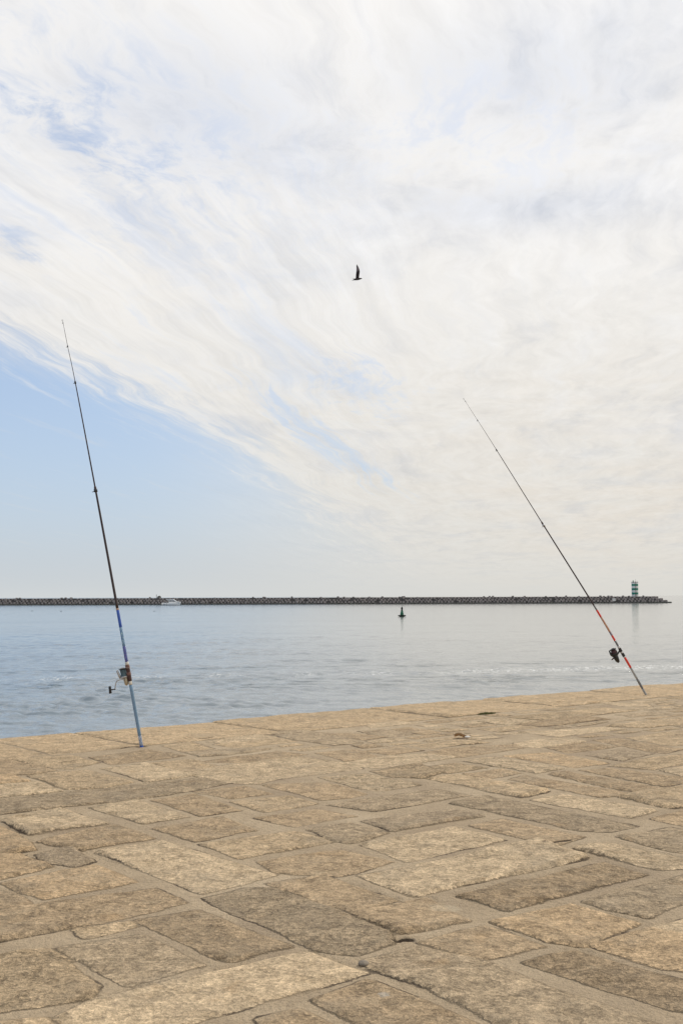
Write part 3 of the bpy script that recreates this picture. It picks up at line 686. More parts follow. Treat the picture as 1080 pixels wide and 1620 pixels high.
    # pale bird dropping
    if attrs:
        w0 = on_z(607, 1576); dd = g.vm('SUBTRACT', P, tuple(w0)); s_ = g.sep(dd)
        r = g.m('SQRT', g.m('ADD', g.m('MULTIPLY', s_[0], s_[0]), g.m('MULTIPLY', g.m('MULTIPLY', s_[1], s_[1]), 0.7)))
        c2 = g.mix(g.m('MULTIPLY', g.ss(g.m('ADD', r, g.m('MULTIPLY', n2, 0.05)), 0.052, 0.040), 0.5), c2, (0.60, 0.55, 0.47))
        w1 = on_z(700, 1437); s_ = g.sep(g.vm('SUBTRACT', P, tuple(w1)))
        r = g.m('SQRT', g.m('ADD', g.m('MULTIPLY', s_[0], s_[0]), g.m('MULTIPLY', g.m('MULTIPLY', s_[1], s_[1]), 0.9)))
        c2 = g.mix(g.m('MULTIPLY', g.ss(g.m('ADD', r, g.m('MULTIPLY', n1, 0.12)), 0.15, 0.11), 0.4), c2, (0.60, 0.50, 0.345))
    nt.links.new(c2, b.inputs['Base Color'])
    b.inputs['Roughness'].default_value = 0.88; b.inputs['Specular IOR Level'].default_value = 0.25
    rid = g.m('ADD', g.m('ADD', g.m('MULTIPLY', n1, 1.3), g.m('MULTIPLY', n15, 0.9)), g.m('ADD', g.m('MULTIPLY', n2, 0.50), g.m('MULTIPLY', n3, 0.22)))
    hs = g.m('MULTIPLY', rid, g.m('MULTIPLY', g.m('ADD', g.m('MULTIPLY', rg, 0.75), 0.25), msk))
    hm = g.m('MULTIPLY', g.m('ADD', g.m('ADD', g.m('MULTIPLY', n2, 0.34), g.m('MULTIPLY', n15, 0.5)), g.m('MULTIPLY', n3, 0.14)), g.m('SUBTRACT', 1.0, msk))
    h = g.m('ADD', hs, hm)
    h = g.m('ADD', h, g.m('MULTIPLY', g.m('MULTIPLY', msk, rg), g.m('SUBTRACT', g.m('MULTIPLY', fl1, 0.22), g.m('MULTIPLY', fl2, 0.26))))
    h = g.m('ADD', h, g.m('MULTIPLY', msk, 0.06))
    h = g.m('SUBTRACT', h, g.m('MULTIPLY', dk, 0.5))
    nt.links.new(g.bump(h, 1.0, 0.034), b.inputs['Normal'])
    return m
PAVE = paving_material('paving_stone')
me.materials.append(PAVE)
pav = bpy.data.objects.new('pavement', me); COL.objects.link(pav); tag(pav, kind='structure')

# the rest of the quay beyond the frame and its sea wall
PLAIN = paving_material('quay_stone', False)
bm = bmesh.new()
u0, u1, v1 = UA[0], UA[-1], VA[-1]
def sheet(ua, ub, va, vb, z=0.0):
    vs = [bm.verts.new(P3(a, b_, z)) for a, b_ in ((ua, va), (ub, va), (ub, vb), (ua, vb))]
    f = bm.faces.new(vs); f.normal_update()
    if f.normal.z < 0: f.normal_flip()
sheet(-300, u0, 0, v1); sheet(u1, 400, 0, v1); sheet(-300, 400, v1, 60)
sheet(u0, u1, 0.012, v1, -0.10)
# sea wall: stone courses with a slight batter, butted against the coping edge
vs = [bm.verts.new(P3(a, b_, z)) for a, b_, z in ((-300, 0.006, -0.014), (400, 0.006, -0.014), (400, -0.10, WATER_Z - 2), (-300, -0.10, WATER_Z - 2))]
bm.faces.new(vs)
tag(obj('quay', bm, PLAIN, smooth=False), kind='structure')

# ------------------------------------------------------------------ breakwater, tower, boat, buoy, birds on the water
HCAM = CAM.z - WATER_Z
DB = HCAM * F / 12.0
def wx(px, Y): return (px - 540.0) / F * Y
CONC = mat('weathered_concrete', (0.27, 0.24, 0.225), 0.9, nscale=0.9, namp=0.30, bump=0.15, bscale=3.0)
CONC2 = mat('wet_concrete', (0.10, 0.10, 0.085), 0.8, nscale=0.6, namp=0.35, bump=0.15, bscale=3.0)
PALE = mat('pale_concrete', (0.62, 0.60, 0.56), 0.8, nscale=1.0, namp=0.1)
CORE = mat('dark_rock', (0.035, 0.032, 0.032), 0.95, nscale=0.5, namp=0.3)
CREST = 4.0
xl, xr, xt = wx(-420, DB), wx(1034, DB), wx(1060, DB)
bw = thing('breakwater', 'long low breakwater of dark concrete blocks crossing the whole harbour mouth under the horizon', 'breakwater', (0, DB, WATER_Z))
bm = bmesh.new()
prof = [(-0.4, -2.0), (0.0, -0.2), (4.3, CREST - 0.25), (14.0, CREST - 0.25), (19, -2.0)]
def ring(x, k, dz=0): return [bm.verts.new((x, DB + 7 + (y - 7) * k, WATER_Z + (z + 2) * k - 2 + dz)) for y, z in prof]
rs = [ring(xl, 1), ring(xr, 1), ring(xt - 2.5, 0.42)]
for a, b_ in zip(rs, rs[1:]):
    for i in range(len(prof)):
        j = (i + 1) % len(prof); bm.faces.new((a[i], a[j], b_[j], b_[i]))
bm.faces.new(rs[0]); bm.faces.new(rs[-1][::-1])
obj('rubble_core', bm, CORE, bw, smooth=False)
rb = random.Random(11)
def block(bm, x, y, z, s, tilt=0.35):
    e = Matrix.Rotation(rb.uniform(-.3, .3), 3, 'Z') @ Matrix.Rotation(rb.uniform(-tilt, tilt), 3, 'X') @ Matrix.Rotation(rb.uniform(-tilt, tilt), 3, 'Y')
    ax = [e @ Vector(v) for v in ((1, 0, 0), (0, 1, 0), (0, 0, 1))]
    sz = (s * rb.uniform(.92, 1.05), s * rb.uniform(.9, 1.0), s * rb.uniform(.85, 1.0))
    r = bmesh.ops.create_cube(bm, size=1.0)
    for v in r['verts']:
        k = 0.86 if v.co.z > 0 else 1.0; q = v.co.copy()
        v.co = Vector((x, y, z)) + ax[0] * q.x * sz[0] * k + ax[1] * q.y * sz[1] * k + ax[2] * q.z * sz[2]
rows = [(0.1, 0.1, CONC2), (1.35, 1.1, CONC), (2.6, 2.1, CONC), (3.85, 3.1, CONC)]
spots = []
pitch = 1.95
for ri, (dy, z, m_) in enumerate(rows):
    x = xl + (ri % 2) * pitch / 2
    while x < xr + (3 - ri) * 2.6 + 1.5:
        spots.append((x + rb.uniform(-.22, .22), DB + dy + rb.uniform(-.25, .25), WATER_Z + z + rb.uniform(-.12, .12), m_, ri)); x += pitch
for ri in range(4):            # around the head the courses turn away
    for k in range(1, 7):
        a = k / 6 * 1.5; r_ = (3 - ri) * 2.6 + 2.6
        spots.append((xr + math.sin(a) * r_, DB + 7 - math.cos(a) * (7 - rows[ri][0]), WATER_Z + rows[ri][1], rows[ri][2], ri))
spots.sort(key=lambda s: -s[0])
rest = {id(CONC): bmesh.new(), id(CONC2): bmesh.new()}
restbm = bmesh.new()
n_in = 0
for k, (x, y, z, m_, ri) in enumerate(spots):
    s = rb.uniform(1.05, 1.42)
    if rb.random() < .05: continue
    if n_in < 100:
        b1 = bmesh.new(); block(b1, x, y, z, s, 0.18); n_in += 1
        o = obj('concrete_block', b1, m_, bw, smooth=False)
    else:
        nf = len(restbm.faces); block(restbm, x, y, z, s, 0.18)
        restbm.faces.ensure_lookup_table()
        for f in restbm.faces[nf:]: f.material_index = 1 if m_ is CONC2 else 0
# behind the front course: crest blocks seen as an uneven top line
for k in range(60):
    x = rb.uniform(xl, xr); nf = len(restbm.faces)
    block(restbm, x, DB + rb.uniform(5, 7), WATER_Z + CREST - 0.35 + rb.uniform(-.1, .25), 1.2, 0.12)
o = obj('block_armour', restbm, [CONC, CONC2], bw, smooth=False); o['kind'] = 'stuff'
b1 = bmesh.new(); block(b1, wx(970, DB), DB + 2.0, WATER_Z + 1.9, 1.9, .1)
o = obj('concrete_block', b1, PALE, bw, smooth=False); o['label'] = 'pale whitish block among the dark ones'

# green and white banded light tower
GREEN = mat('green_paint', (0.015, 0.22, 0.145), 0.5, nscale=1.5, namp=0.15)
WHITE = mat('white_paint', (0.74, 0.74, 0.70), 0.6, nscale=1.5, namp=0.10)
STEEL = mat('grey_steel', (0.28, 0.28, 0.28), 0.5, 0.4, nscale=5, namp=0.1)
TX, TY, TZ = wx(1002, DB + 9), DB + 9, WATER_Z + CREST - 0.6
lt = thing('light_tower', 'green and white banded round harbour light tower on the breakwater head', 'lighthouse', (TX, TY, TZ))
bands = [(0.0, 1.5, WHITE), (1.5, 2.65, GREEN), (2.65, 3.95, WHITE), (3.95, 5.1, GREEN), (5.1, 6.35, WHITE), (6.35, 7.5, GREEN), (7.5, 8.3, WHITE)]
bm = bmesh.new(); zz = []
for a, b_, m_ in bands: pass
segn = 40; rr_ = 1.88; rings = []
hs_ = [0.0] + [b_ for a, b_, m_ in bands]
for h_ in hs_: rings.append([bm.verts.new((TX + math.cos(2 * math.pi * k / segn) * rr_, TY + math.sin(2 * math.pi * k / segn) * rr_, TZ + h_)) for k in range(segn)])
for i in range(len(rings) - 1):
    for k in range(segn):
        f = bm.faces.new((rings[i][k], rings[i][(k + 1) % segn], rings[i + 1][(k + 1) % segn], rings[i + 1][k])); f.material_index = i % 2
bm.faces.new(rings[-1])
obj('tower_shaft', bm, [WHITE, GREEN], lt)
bm = bmesh.new(); lathe(bm, Vector((TX, TY, TZ + 8.3)), Vector((0, 0, 1)), [(0, 2.0), (0.12, 2.0), (0.13, 1.9), (0.2, 1.9)], 32); obj('gallery', bm, STEEL, lt)
bm = bmesh.new()
for k in range(14):
    a = 2 * math.pi * k / 14; p = Vector((TX + math.cos(a) * 1.88, TY + math.sin(a) * 1.88, TZ + 8.45)); tube(bm, [p, p + Vector((0, 0, .55))], .03, 6)
tube(bm, [Vector((TX + math.cos(2 * math.pi * k / 28) * 1.88, TY + math.sin(2 * math.pi * k / 28) * 1.88, TZ + 9.0)) for k in range(29)], .03, 6)
obj('railing', bm, STEEL, lt)
bm = bmesh.new(); lathe(bm, Vector((TX - .9, TY, TZ + 8.5)), Vector((0, 0, 1)), [(0, .25), (.5, .25), (.52, .33), (.95, .33), (1.0, .1), (1.3, .05)], 16); obj('lantern', bm, GREEN, lt)
bm = bmesh.new(); tube(bm, [Vector((TX + .45, TY, TZ + 8.45)), Vector((TX + .45, TY, TZ + 10.4))], [.07, .04], 8); tube(bm, [Vector((TX + .2, TY, TZ + 9.8)), Vector((TX + .75, TY, TZ + 9.8))], .03, 6); obj('antenna', bm, STEEL, lt)
bm = bmesh.new()
for s in (-.22, .22): tube(bm, [Vector((TX + s, TY - rr_ - .12, TZ)), Vector((TX + s, TY - rr_ - .12, TZ + 8.9))], .04, 6)
for k in range(28): tube(bm, [Vector((TX - .22, TY - rr_ - .12, TZ + .3 * k + .2)), Vector((TX + .22, TY - rr_ - .12, TZ + .3 * k + .2))], .025, 6)
obj('ladder', bm, mat('rusty_steel', (0.22, 0.12, 0.09), 0.8, nscale=3, namp=.2), lt)

# small upright marker and boulder on the crest above the boat
MX = wx(250, DB + 7)
t = thing('marker_post', 'thin dark post rising from the breakwater crest left above the white boat', 'post', (MX - .7, DB + 7, WATER_Z + CREST - .3))
bm = bmesh.new(); tube(bm, [Vector((MX - .7, DB + 7, WATER_Z + CREST - .5)), Vector((MX - .7, DB + 7, WATER_Z + CREST + 1.5))], [.16, .11], 8); obj('post', bm, CORE, t)
bm = bmesh.new(); box(bm, (MX - .7, DB + 7, WATER_Z + CREST + 1.6), (.35, .2, .3), bevel=.03); obj('post_cap', bm, CORE, t)
bm = bmesh.new(); bmesh.ops.create_icosphere(bm, subdivisions=2, radius=1.0)
for v in bm.verts: v.co = Vector((MX + .8 + v.co.x * 1.1, DB + 7 + v.co.y * .8, WATER_Z + CREST + .25 + v.co.z * .85)) + Vector((rb.uniform(-.12, .12), 0, rb.uniform(-.12, .12)))
tag(obj('boulder', bm, CONC2, None, smooth=False, origin=(MX + .8, DB + 7, WATER_Z + CREST - .4)), 'dark rounded boulder on the breakwater crest beside the thin post', 'boulder')

# motor boat
BD = 600.0; ppm = F / BD; BX = wx(272, BD)
boat = thing('motor_boat', 'small white cabin cruiser moving right in front of the dark breakwater', 'boat', (BX, BD, WATER_Z))
GEL = mat('white_gelcoat', (0.82, 0.81, 0.78), 0.3, nscale=2, namp=.06, coat=.3)
GLASS = mat('dark_cabin_glass', (0.03, 0.03, 0.035), 0.1)
NAVY = mat('dark_blue_canvas', (0.04, 0.05, 0.08), 0.8)
bm = bmesh.new(); L = 9.8
secs = []
for i in range(13):
    s = i / 12.0; x = -L / 2 + s * L
    wid = 1.5 * (1 - max(0, (s - .45) / .55) ** 2.2) + .02; shr = 1.35 + .6 * s ** 1.6; keel = -.45 + .5 * max(0, (s - .75) / .25) ** 2
    if i == 0: x += .0
    rake = .0 if s < .6 else 0.0
    prof_ = [(-wid, shr), (-wid * .97, shr * .55), (-wid * .8, .05), (-wid * .35, keel), (0, keel - .12), (wid * .35, keel), (wid * .8, .05), (wid * .97, shr * .55), (wid, shr)]
    bend = lambda z: (-.9 * (1 - (z + .5) / 2.2) * max(0, (s - .6) / .4)) - (0.5 * (1 - s) * (z / 1.7) * 0 )
    secs.append([bm.verts.new((BX + x + bend(z), BD + y, WATER_Z + z)) for y, z in prof_])
for a, b_ in zip(secs, secs[1:]):
    for k in range(8): bm.faces.new((a[k], a[k + 1], b_[k + 1], b_[k]))
    bm.faces.new((a[8], a[0], b_[0], b_[8]))
bm.faces.new(secs[0]); bm.faces.new(secs[-1][::-1])
obj('hull', bm, GEL, boat)
def prism(bm, pl, w, y=BD):
    a = [bm.verts.new((BX + p[0], y - w, WATER_Z + p[1])) for p in pl]; b_ = [bm.verts.new((BX + p[0], y + w, WATER_Z + p[1])) for p in pl]
    bm.faces.new(a); bm.faces.new(b_[::-1])
    for k in range(len(pl)): j = (k + 1) % len(pl); bm.faces.new((a[k], b_[k], b_[j], a[j]))
bm = bmesh.new(); prism(bm, [(-1.3, 1.3), (-1.2, 2.75), (1.3, 2.8), (2.9, 2.05), (4.2, 1.85), (4.2, 1.5)], 1.1); obj('cabin', bm, GEL, boat, smooth=False)
bm = bmesh.new(); prism(bm, [(-2.7, 2.78), (-2.5, 3.1), (1.0, 3.15), (1.6, 2.78)], 1.25); obj('roof', bm, GEL, boat, smooth=False)
for s in (-1.105, 1.105):
    bm = bmesh.new(); prism(bm, [(-1.0, 2.0), (-.95, 2.55), (.2, 2.57), (.3, 2.05)], .012, BD + s); obj('window', bm, GLASS, boat, smooth=False)
    bm = bmesh.new(); prism(bm, [(.45, 2.05), (.38, 2.55), (1.2, 2.55), (2.0, 2.15)], .012, BD + s); obj('window', bm, GLASS, boat, smooth=False)
bm = bmesh.new(); prism(bm, [(-3.9, 1.1), (-3.9, 1.45), (-2.9, 1.7), (-2.8, 1.1)], .9); obj('cockpit_seat', bm, NAVY, boat, smooth=False)
bm = bmesh.new(); prism(bm, [(-4.0, .55), (-3.4, 1.0), (-3.3, .5)], .02, BD - 1.49); obj('hull_mark', bm, NAVY, boat, smooth=False)
bm = bmesh.new(); prism(bm, [(-2.7, .75), (-2.2, 1.15), (-2.1, .7)], .02, BD - 1.49); obj('hull_mark', bm, NAVY, boat, smooth=False)
bm = bmesh.new()
for s in (-1, 1):
    pts = [Vector((BX + 1.2, BD + s * 1.3, WATER_Z + 2.0)), Vector((BX + 3.0, BD + s * 1.0, WATER_Z + 2.1)), Vector((BX + 4.5, BD + s * .25, WATER_Z + 2.25))]
    tube(bm, pts, .04, 6)
    for p in pts: tube(bm, [p, p - Vector((0, 0, .6))], .03, 6)
obj('bow_rail', bm, STEEL, boat)
bm = bmesh.new(); tube(bm, [Vector((BX - 2.3, BD, WATER_Z + 1.2)), Vector((BX - 2.5, BD, WATER_Z + 2.7))], .07, 6); obj('roof_post', bm, STEEL, boat)

# green harbour buoy
p = on_z(635.5, 975.5, WATER_Z); QD = p.y; QX = p.x; px_ = QD / F
bq = thing('harbour_buoy', 'dark green harbour buoy with lattice tower and cone floating on calm water', 'buoy', (QX, QD, WATER_Z))
BG = mat('dark_green_buoy_paint', (0.018, 0.16, 0.085), 0.6, nscale=3, namp=.2)
BK = mat('wet_black_rubber', (0.015, 0.020, 0.017), 0.95, spec=0.1)
Zq = lambda py: WATER_Z + (975.5 - py) * px_
bm = bmesh.new(); lathe(bm, Vector((QX, QD, WATER_Z - .5)), Vector((0, 0, 1)), [(0, .3), (.3, .5), (.66, .55)], 24); obj('hull', bm, BG, bq)
bm = bmesh.new(); lathe(bm, Vector((QX, QD, WATER_Z + .06)), Vector((0, 0, 1)), [(0, .55), (.02, .78), (.10, .84), (.20, .84), (.27, .76), (.28, .3)], 28); obj('float_collar', bm, BK, bq)
bm = bmesh.new()
for k in range(4):
    a = math.pi / 4 + k * math.pi / 2; d = Vector((math.cos(a), math.sin(a), 0))
    tube(bm, [Vector((QX, QD, WATER_Z + .28)) + d * .46, Vector((QX, QD, Zq(965.4))) + d * .17], .05, 8)
for h_, r_ in ((.75, .38), (1.1, .28)):
    tube(bm, [Vector((QX, QD, WATER_Z + h_)) + Vector((math.cos(w * math.pi / 8), math.sin(w * math.pi / 8), 0)) * r_ for w in range(17)], .035, 6)
obj('lattice_tower', bm, BG, bq)
bm = bmesh.new(); lathe(bm, Vector((QX, QD, WATER_Z + .28)), Vector((0, 0, 1)), [(0, .36), (.12, .30), (.45, .20), (1.1, .13)], 18); obj('neck', bm, BG, bq)
bm = bmesh.new()
for k in range(4):
    a = math.pi / 4 + k * math.pi / 2; a2 = a + math.pi / 2
    q = [Vector((QX + math.cos(w) * r_, QD + math.sin(w) * r_, z_)) for w, r_, z_ in ((a, .40, WATER_Z + .62), (a2, .40, WATER_Z + .62), (a2, .22, Zq(965.8)), (a, .22, Zq(965.8)))]
    vs = [bm.verts.new(x) for x in q]; vi = [bm.verts.new(x + (Vector((QX, QD, x.z)) - x).normalized() * .02) for x in q]
    bm.faces.new(vs); bm.faces.new(vi[::-1])
    for i in range(4): j = (i + 1) % 4; bm.faces.new((vs[i], vi[i], vi[j], vs[j]))
obj('side_panel', bm, BG, bq, smooth=False)
bm = bmesh.new(); lathe(bm, Vector((QX, QD, Zq(965.5))), Vector((0, 0, 1)), [(0, .25), (.08, .25), (.1, .12), (.22, .13), (.24, .2), (.42, .22), (.8, .03)], 20); obj('top_cone', bm, BK, bq)

# gulls resting on the water
GW = mat('gull_grey', (0.20, 0.20, 0.20), 0.8)
def float_gull(px, py, label):
    p = on_z(px, py, WATER_Z); bm = bmesh.new()
    lathe(bm, p + Vector((-.24, 0, .07)), Vector((1, 0, .06)), [(0, .01), (.08, .06), (.2, .10), (.34, .10), (.44, .05), (.48, .02)], 12)
    lathe(bm, p + Vector((.12, 0, .12)), Vector((.35, 0, 1)), [(0, .05), (.08, .04), (.12, .055), (.17, .05), (.2, .01)], 10)
    lathe(bm, p + Vector((.20, 0, .27)), Vector((1, 0, -.2)), [(0, .02), (.08, .005)], 8)
    tag(obj('seabird', bm, GW, None, origin=p), label, 'bird', 'seabirds resting on the water')
float_gull(51, 967, 'tiny dark seabird on the water, leftmost of the three near the breakwater')
float_gull(97, 967.5, 'tiny dark seabird on the water between the leftmost bird and the rod')
float_gull(244, 967.5, 'tiny dark seabird on the water just below the white boat')

# flying gull: one continuous body, dark against the clouds
GD = 46.0
gp = at_depth(563, 441, GD); sc_ = GD / F       # metres per photograph pixel there
bm = bmesh.new()
def gpt(zx, zy, dy=0.0):                          # zx, zy measured on an 18x view of the bird
    return gp + Vector(((zx / 18 + 540 - 563) * sc_, dy, -(zy / 18 + 400 - 441) * sc_))
body = [(292, 785, .004), (330, 775, .014), (370, 762, .03), (420, 750, .048), (470, 742, .052), (510, 740, .042), (530, 738, .030), (545, 733, .030), (560, 730, .026), (572, 733, .012), (598, 737, .003)]
tube(bm, [gpt(a, b_) for a, b_, r_ in body], [r_ for a, b_, r_ in body], 14)
def wing(le, te, sgn, th=.014):
    """leading and trailing edge points (view coordinates, depth)"""
    tops = []; 
    for (a, c_) in zip(le, te):
        A_ = gpt(*a); B_ = gpt(*c_); M_ = A_.lerp(B_, .35) + Vector((0, -sgn * th, 0)); M2 = A_.lerp(B_, .35) + Vector((0, sgn * th, 0))
        tops.append([bm.verts.new(A_), bm.verts.new(M_), bm.verts.new(B_), bm.verts.new(M2)])
        th *= .8
    for r0, r1 in zip(tops, tops[1:]):
        for k in range(4): bm.faces.new((r0[k], r0[(k + 1) % 4], r1[(k + 1) % 4], r1[k]))
    bm.faces.new(tops[0]); bm.faces.new(tops[-1][::-1])
wing([(498, 745, -.02), (500, 700, -.05), (512, 630, -.12), (522, 565, -.17), (505, 490, -.20), (475, 425, -.22), (441, 362, -.23)],
     [(405, 750, -.02), (405, 700, -.05), (412, 620, -.12), (422, 550, -.17), (425, 480, -.20), (424, 420, -.22), (433, 366, -.23)], 1)
wing([(440, 745, .02), (400, 715, .10), (368, 690, .20), (335, 668, .30), (306, 648, .36)],
     [(395, 750, .02), (375, 722, .10), (350, 700, .20), (322, 672, .30), (304, 652, .36)], -1, .010)
bmesh.ops.recalc_face_normals(bm, faces=bm.faces[:])
gm = bpy.data.materials.new('gull_feathers'); gm.use_nodes = True; g = G(gm.node_tree); b_ = gm.node_tree.nodes['Principled BSDF']; b_.inputs['Roughness'].default_value = .9
geo = gm.node_tree.nodes.new('ShaderNodeNewGeometry')
dd = g.vm('SUBTRACT', geo.outputs['Position'], tuple(gpt(452, 500, -.2))); s_ = g.sep(dd)
rr = g.m('SQRT', g.m('ADD', g.m('MULTIPLY', g.m('MULTIPLY', s_[0], s_[0]), 4.0), g.m('MULTIPLY', s_[2], s_[2])))
gm.node_tree.links.new(g.mix(g.ss(rr, .11, .04), (0.040, 0.028, 0.026), (0.30, 0.22, 0.21)), b_.inputs['Base Color'])
tag(obj('gull', bm, gm, None, origin=gp), 'dark gull flying to the right with one wing raised, alone in the sky', 'bird')

# ------------------------------------------------------------------ fishing rods
def rod_material(name, base, marks=(), scale=300.0, rough=0.25, thr=.52):
    """gloss blank; marks = colours of the worn decal print on it"""
    m = bpy.data.materials.new(name); m.use_nodes = True; nt = m.node_tree; g = G(nt); b = nt.nodes['Principled BSDF']
    tc = nt.nodes.new('ShaderNodeTexCoord'); P = tc.outputs['Object']; c = base
    n = g.noise(P, 40, 4, .6)
    c = g.mix(g.mr(n, .35, .65, 0, .35), tuple(c), tuple(x * .7 for x in base))
    for i, mk in enumerate(marks):
        nn = g.noise(g.vm('ADD', g.vm('MULTIPLY', P, (1.6, 1.6, 1)), (i * 3.1, 0, i * 7.7)), scale / 4, 3, .7)
        c = g.mix(g.ss(nn, thr, thr + .04), c, tuple(mk))
    nt.links.new(c, b.inputs['Base Color']); b.inputs['Roughness'].default_value = rough; b.inputs['Coat Weight'].default_value = .3
    return m
MAROON = rod_material('dark_maroon_blank', (0.026, 0.009, 0.008), rough=.5)
BLACKG = mat('black_plastic', (0.012, 0.011, 0.011), 0.4, nscale=60, namp=.2)
CHROME = mat('pale_metal_ring', (0.62, 0.58, 0.50), 0.3, 0.6, nscale=80, namp=.1)
GOLD = mat('champagne_metal', (0.42, 0.36, 0.26), 0.35, 0.55, nscale=60, namp=.12)
SILV = mat('satin_silver_metal', (0.42, 0.41, 0.40), 0.35, 0.6, nscale=60, namp=.12)
BROWN = mat('dark_brown_grip', (0.055, 0.022, 0.018), 0.55, nscale=80, namp=.2)
BROWN2 = mat('brown_winding', (0.17, 0.085, 0.065), 0.5, nscale=80, namp=.2)
GUN = mat('dark_guide_metal', (0.05, 0.05, 0.055), 0.35, 0.7)

class Path:
    """the rod's own line: points in space measured from butt to tip"""
    def __init__(s, pix, Y, lean=0.0):
        n = len(pix); tot = abs(pix[0][1] - pix[-1][1])
        s.pts = [at_depth(x, y, Y + lean * (pix[0][1] - y) / tot) for x, y in pix]; s.py = [y for x, y in pix]
        # smooth: Catmull-Rom resample in py
    def at(s, y):
        for i in range(len(s.py) - 1):
            if s.py[i] >= y >= s.py[i + 1] or i == len(s.py) - 2 or (i == 0 and y > s.py[0]):
                if y < s.py[i + 1] and i < len(s.py) - 2: continue
                t = (s.py[i] - y) / (s.py[i] - s.py[i + 1])
                if t < 0: return s.pts[0] + (s.pts[1] - s.pts[0]) * t
                p0 = s.pts[max(i - 1, 0)]; p1 = s.pts[i]; p2 = s.pts[i + 1]; p3 = s.pts[min(i + 2, len(s.pts) - 1)]
                return 0.5 * ((2 * p1) + (p2 - p0) * t + (2 * p0 - 5 * p1 + 4 * p2 - p3) * t * t + (3 * p1 - p0 - 3 * p2 + p3) * t ** 3)
def section(path, ya, yb, ra, rb_, n=8):
    pts = [path.at(ya + (yb - ya) * i / n) for i in range(n + 1)]; return pts, [ra + (rb_ - ra) * i / n for i in range(n + 1)]
def sleeve(name, path, ya, yb, ra, rb_, m_, parent, n=4, lip=True):
    bm = bmesh.new(); pts, rd = section(path, ya, yb, ra, rb_, n)
    if lip:
        d0 = (pts[1] - pts[0]).normalized() * .002
        pts = [pts[0], pts[0] + d0] + pts[1:-1] + [pts[-1] - d0, pts[-1]]; rd = [rd[0] * .9, rd[0]] + rd[1:-1] + [rd[-1], rd[-1] * .9]
    tube(bm, pts, rd, 20); return obj(name, bm, m_, parent)
def guide(path, y, r_ring, rod_r, side, parent, wrap=.018, m_=GUN):
    """line guide: wrapped foot with a wire ring standing off the blank"""
    p = path.at(y); d = (path.at(y - 6) - path.at(y + 6)).normalized()
    n_ = Vector((0, 1, 0)).cross(d).normalized() * side; n_ = (n_ + Vector((0, -.45, 0))).normalized()
    bm = bmesh.new(); tube(bm, [p - d * wrap, p - d * wrap * .9, p + d * wrap * .9, p + d * wrap], [rod_r * 1.1, rod_r * 1.55, rod_r * 1.5, rod_r * 1.05], 14)
    o = obj('guide_foot', bm, m_, parent)
    c = p + n_ * (rod_r + r_ring * 1.15) - d * wrap * .6
    bm = bmesh.new(); ax = n_; bx = n_.cross(d).normalized()
    ringp = [c + (ax * math.cos(w) + bx * math.sin(w)) * r_ring for w in [2 * math.pi * k / 20 for k in range(21)]]
    tube(bm, ringp, max(.0012, r_ring * .12), 8)
    for s in (-1, 1): tube(bm, [p + n_ * rod_r * .8 + d * wrap * .5 * 1, c + bx * s * r_ring * .8], max(.001, r_ring * .09), 6)
    tube(bm, [p + n_ * rod_r * .8 - d * wrap * .9, c - n_ * r_ring], max(.001, r_ring * .09), 6)
    o = obj('line_guide', bm, m_, parent)

# ---- left rod
YL = on_z(224, 1181).y
L_ = Path([(224.6, 1183), (205.5, 1075), (186, 963), (151, 772), (119.5, 605), (107.5, 548), (99.5, 507)], YL)
k = YL / F                                             # metres per photograph pixel at the rod
base = L_.at(1181)
rod = thing('fishing_rod', 'long blue handled fishing rod with silver reel standing upright at the left quay edge', 'fishing rod', base, 'surf fishing rods standing on the quay')
BLUEG = rod_material('worn_blue_grey_grip', (0.13, 0.235, 0.36), [(0.22, 0.34, 0.45)], 500, .5)
BLUE = rod_material('bright_blue_blank', (0.018, 0.085, 0.42))
BLUED = rod_material('blue_blank_white_print', (0.03, 0.13, 0.34), [(0.42, 0.60, 0.66)], 420, thr=.50)
PINKD = rod_material('blue_blank_pink_print', (0.03, 0.08, 0.32), [(0.40, 0.24, 0.36)], 520, thr=.56)
LABEL = rod_material('blue_blank_pale_label', (0.05, 0.10, 0.26), [(0.50, 0.55, 0.58)], 500, thr=.48)
sleeve('butt_cap', L_, 1184, 1177, .0185, .0175, BLUE, rod)
sleeve('handle_label', L_, 1177, 1156, .0168, .0166, LABEL, rod)
sleeve('lower_handle', L_, 1156, 1083, .0164, .0166, BLUEG, rod, 8)
sleeve('collar', L_, 1083, 1077.5, .0178, .0178, CHROME, rod)
seat_ = sleeve('reel_seat', L_, 1077.5, 1050, .0205, .0205, BROWN, rod, 8)
sleeve('clamp_ring', L_, 1068, 1063, .0228, .0228, BROWN2, seat_)
sleeve('winding', L_, 1056, 1050.2, .0222, .0215, BROWN2, seat_)
sleeve('collar', L_, 1050, 1044.8, .0180, .0176, CHROME, rod)
sleeve('upper_handle', L_, 1044.8, 1017, .0158, .0155, PINKD, rod)
sleeve('decal_band', L_, 1017, 987, .0154, .0150, BLUED, rod)
sleeve('foregrip', L_, 987, 964.5, .0149, .0145, BLUE, rod)
sleeve('collar', L_, 964.5, 962, .0150, .0148, mat('tan_ring', (.45, .3, .22), .5), rod)
bm = bmesh.new(); pts, rd = section(L_, 962, 772, .0135, .0098, 24); tube(bm, pts, rd, 18)
pts, rd = section(L_, 775, 605, .0080, .0050, 24); tube(bm, pts, rd, 14)
pts, rd = section(L_, 606, 507.5, .0036, .0017, 24); tube(bm, pts, rd, 10)
obj('blank', bm, MAROON, rod)
sleeve('ferrule', L_, 779, 770, .0125, .0120, BROWN, rod)
guide(L_, 776, .013, .0115, -1, rod); guide(L_, 605, .008, .006, -1, rod, .014); guide(L_, 548, .006, .0035, -1, rod, .010); guide(L_, 513, .004, .002, -1, rod, .007)
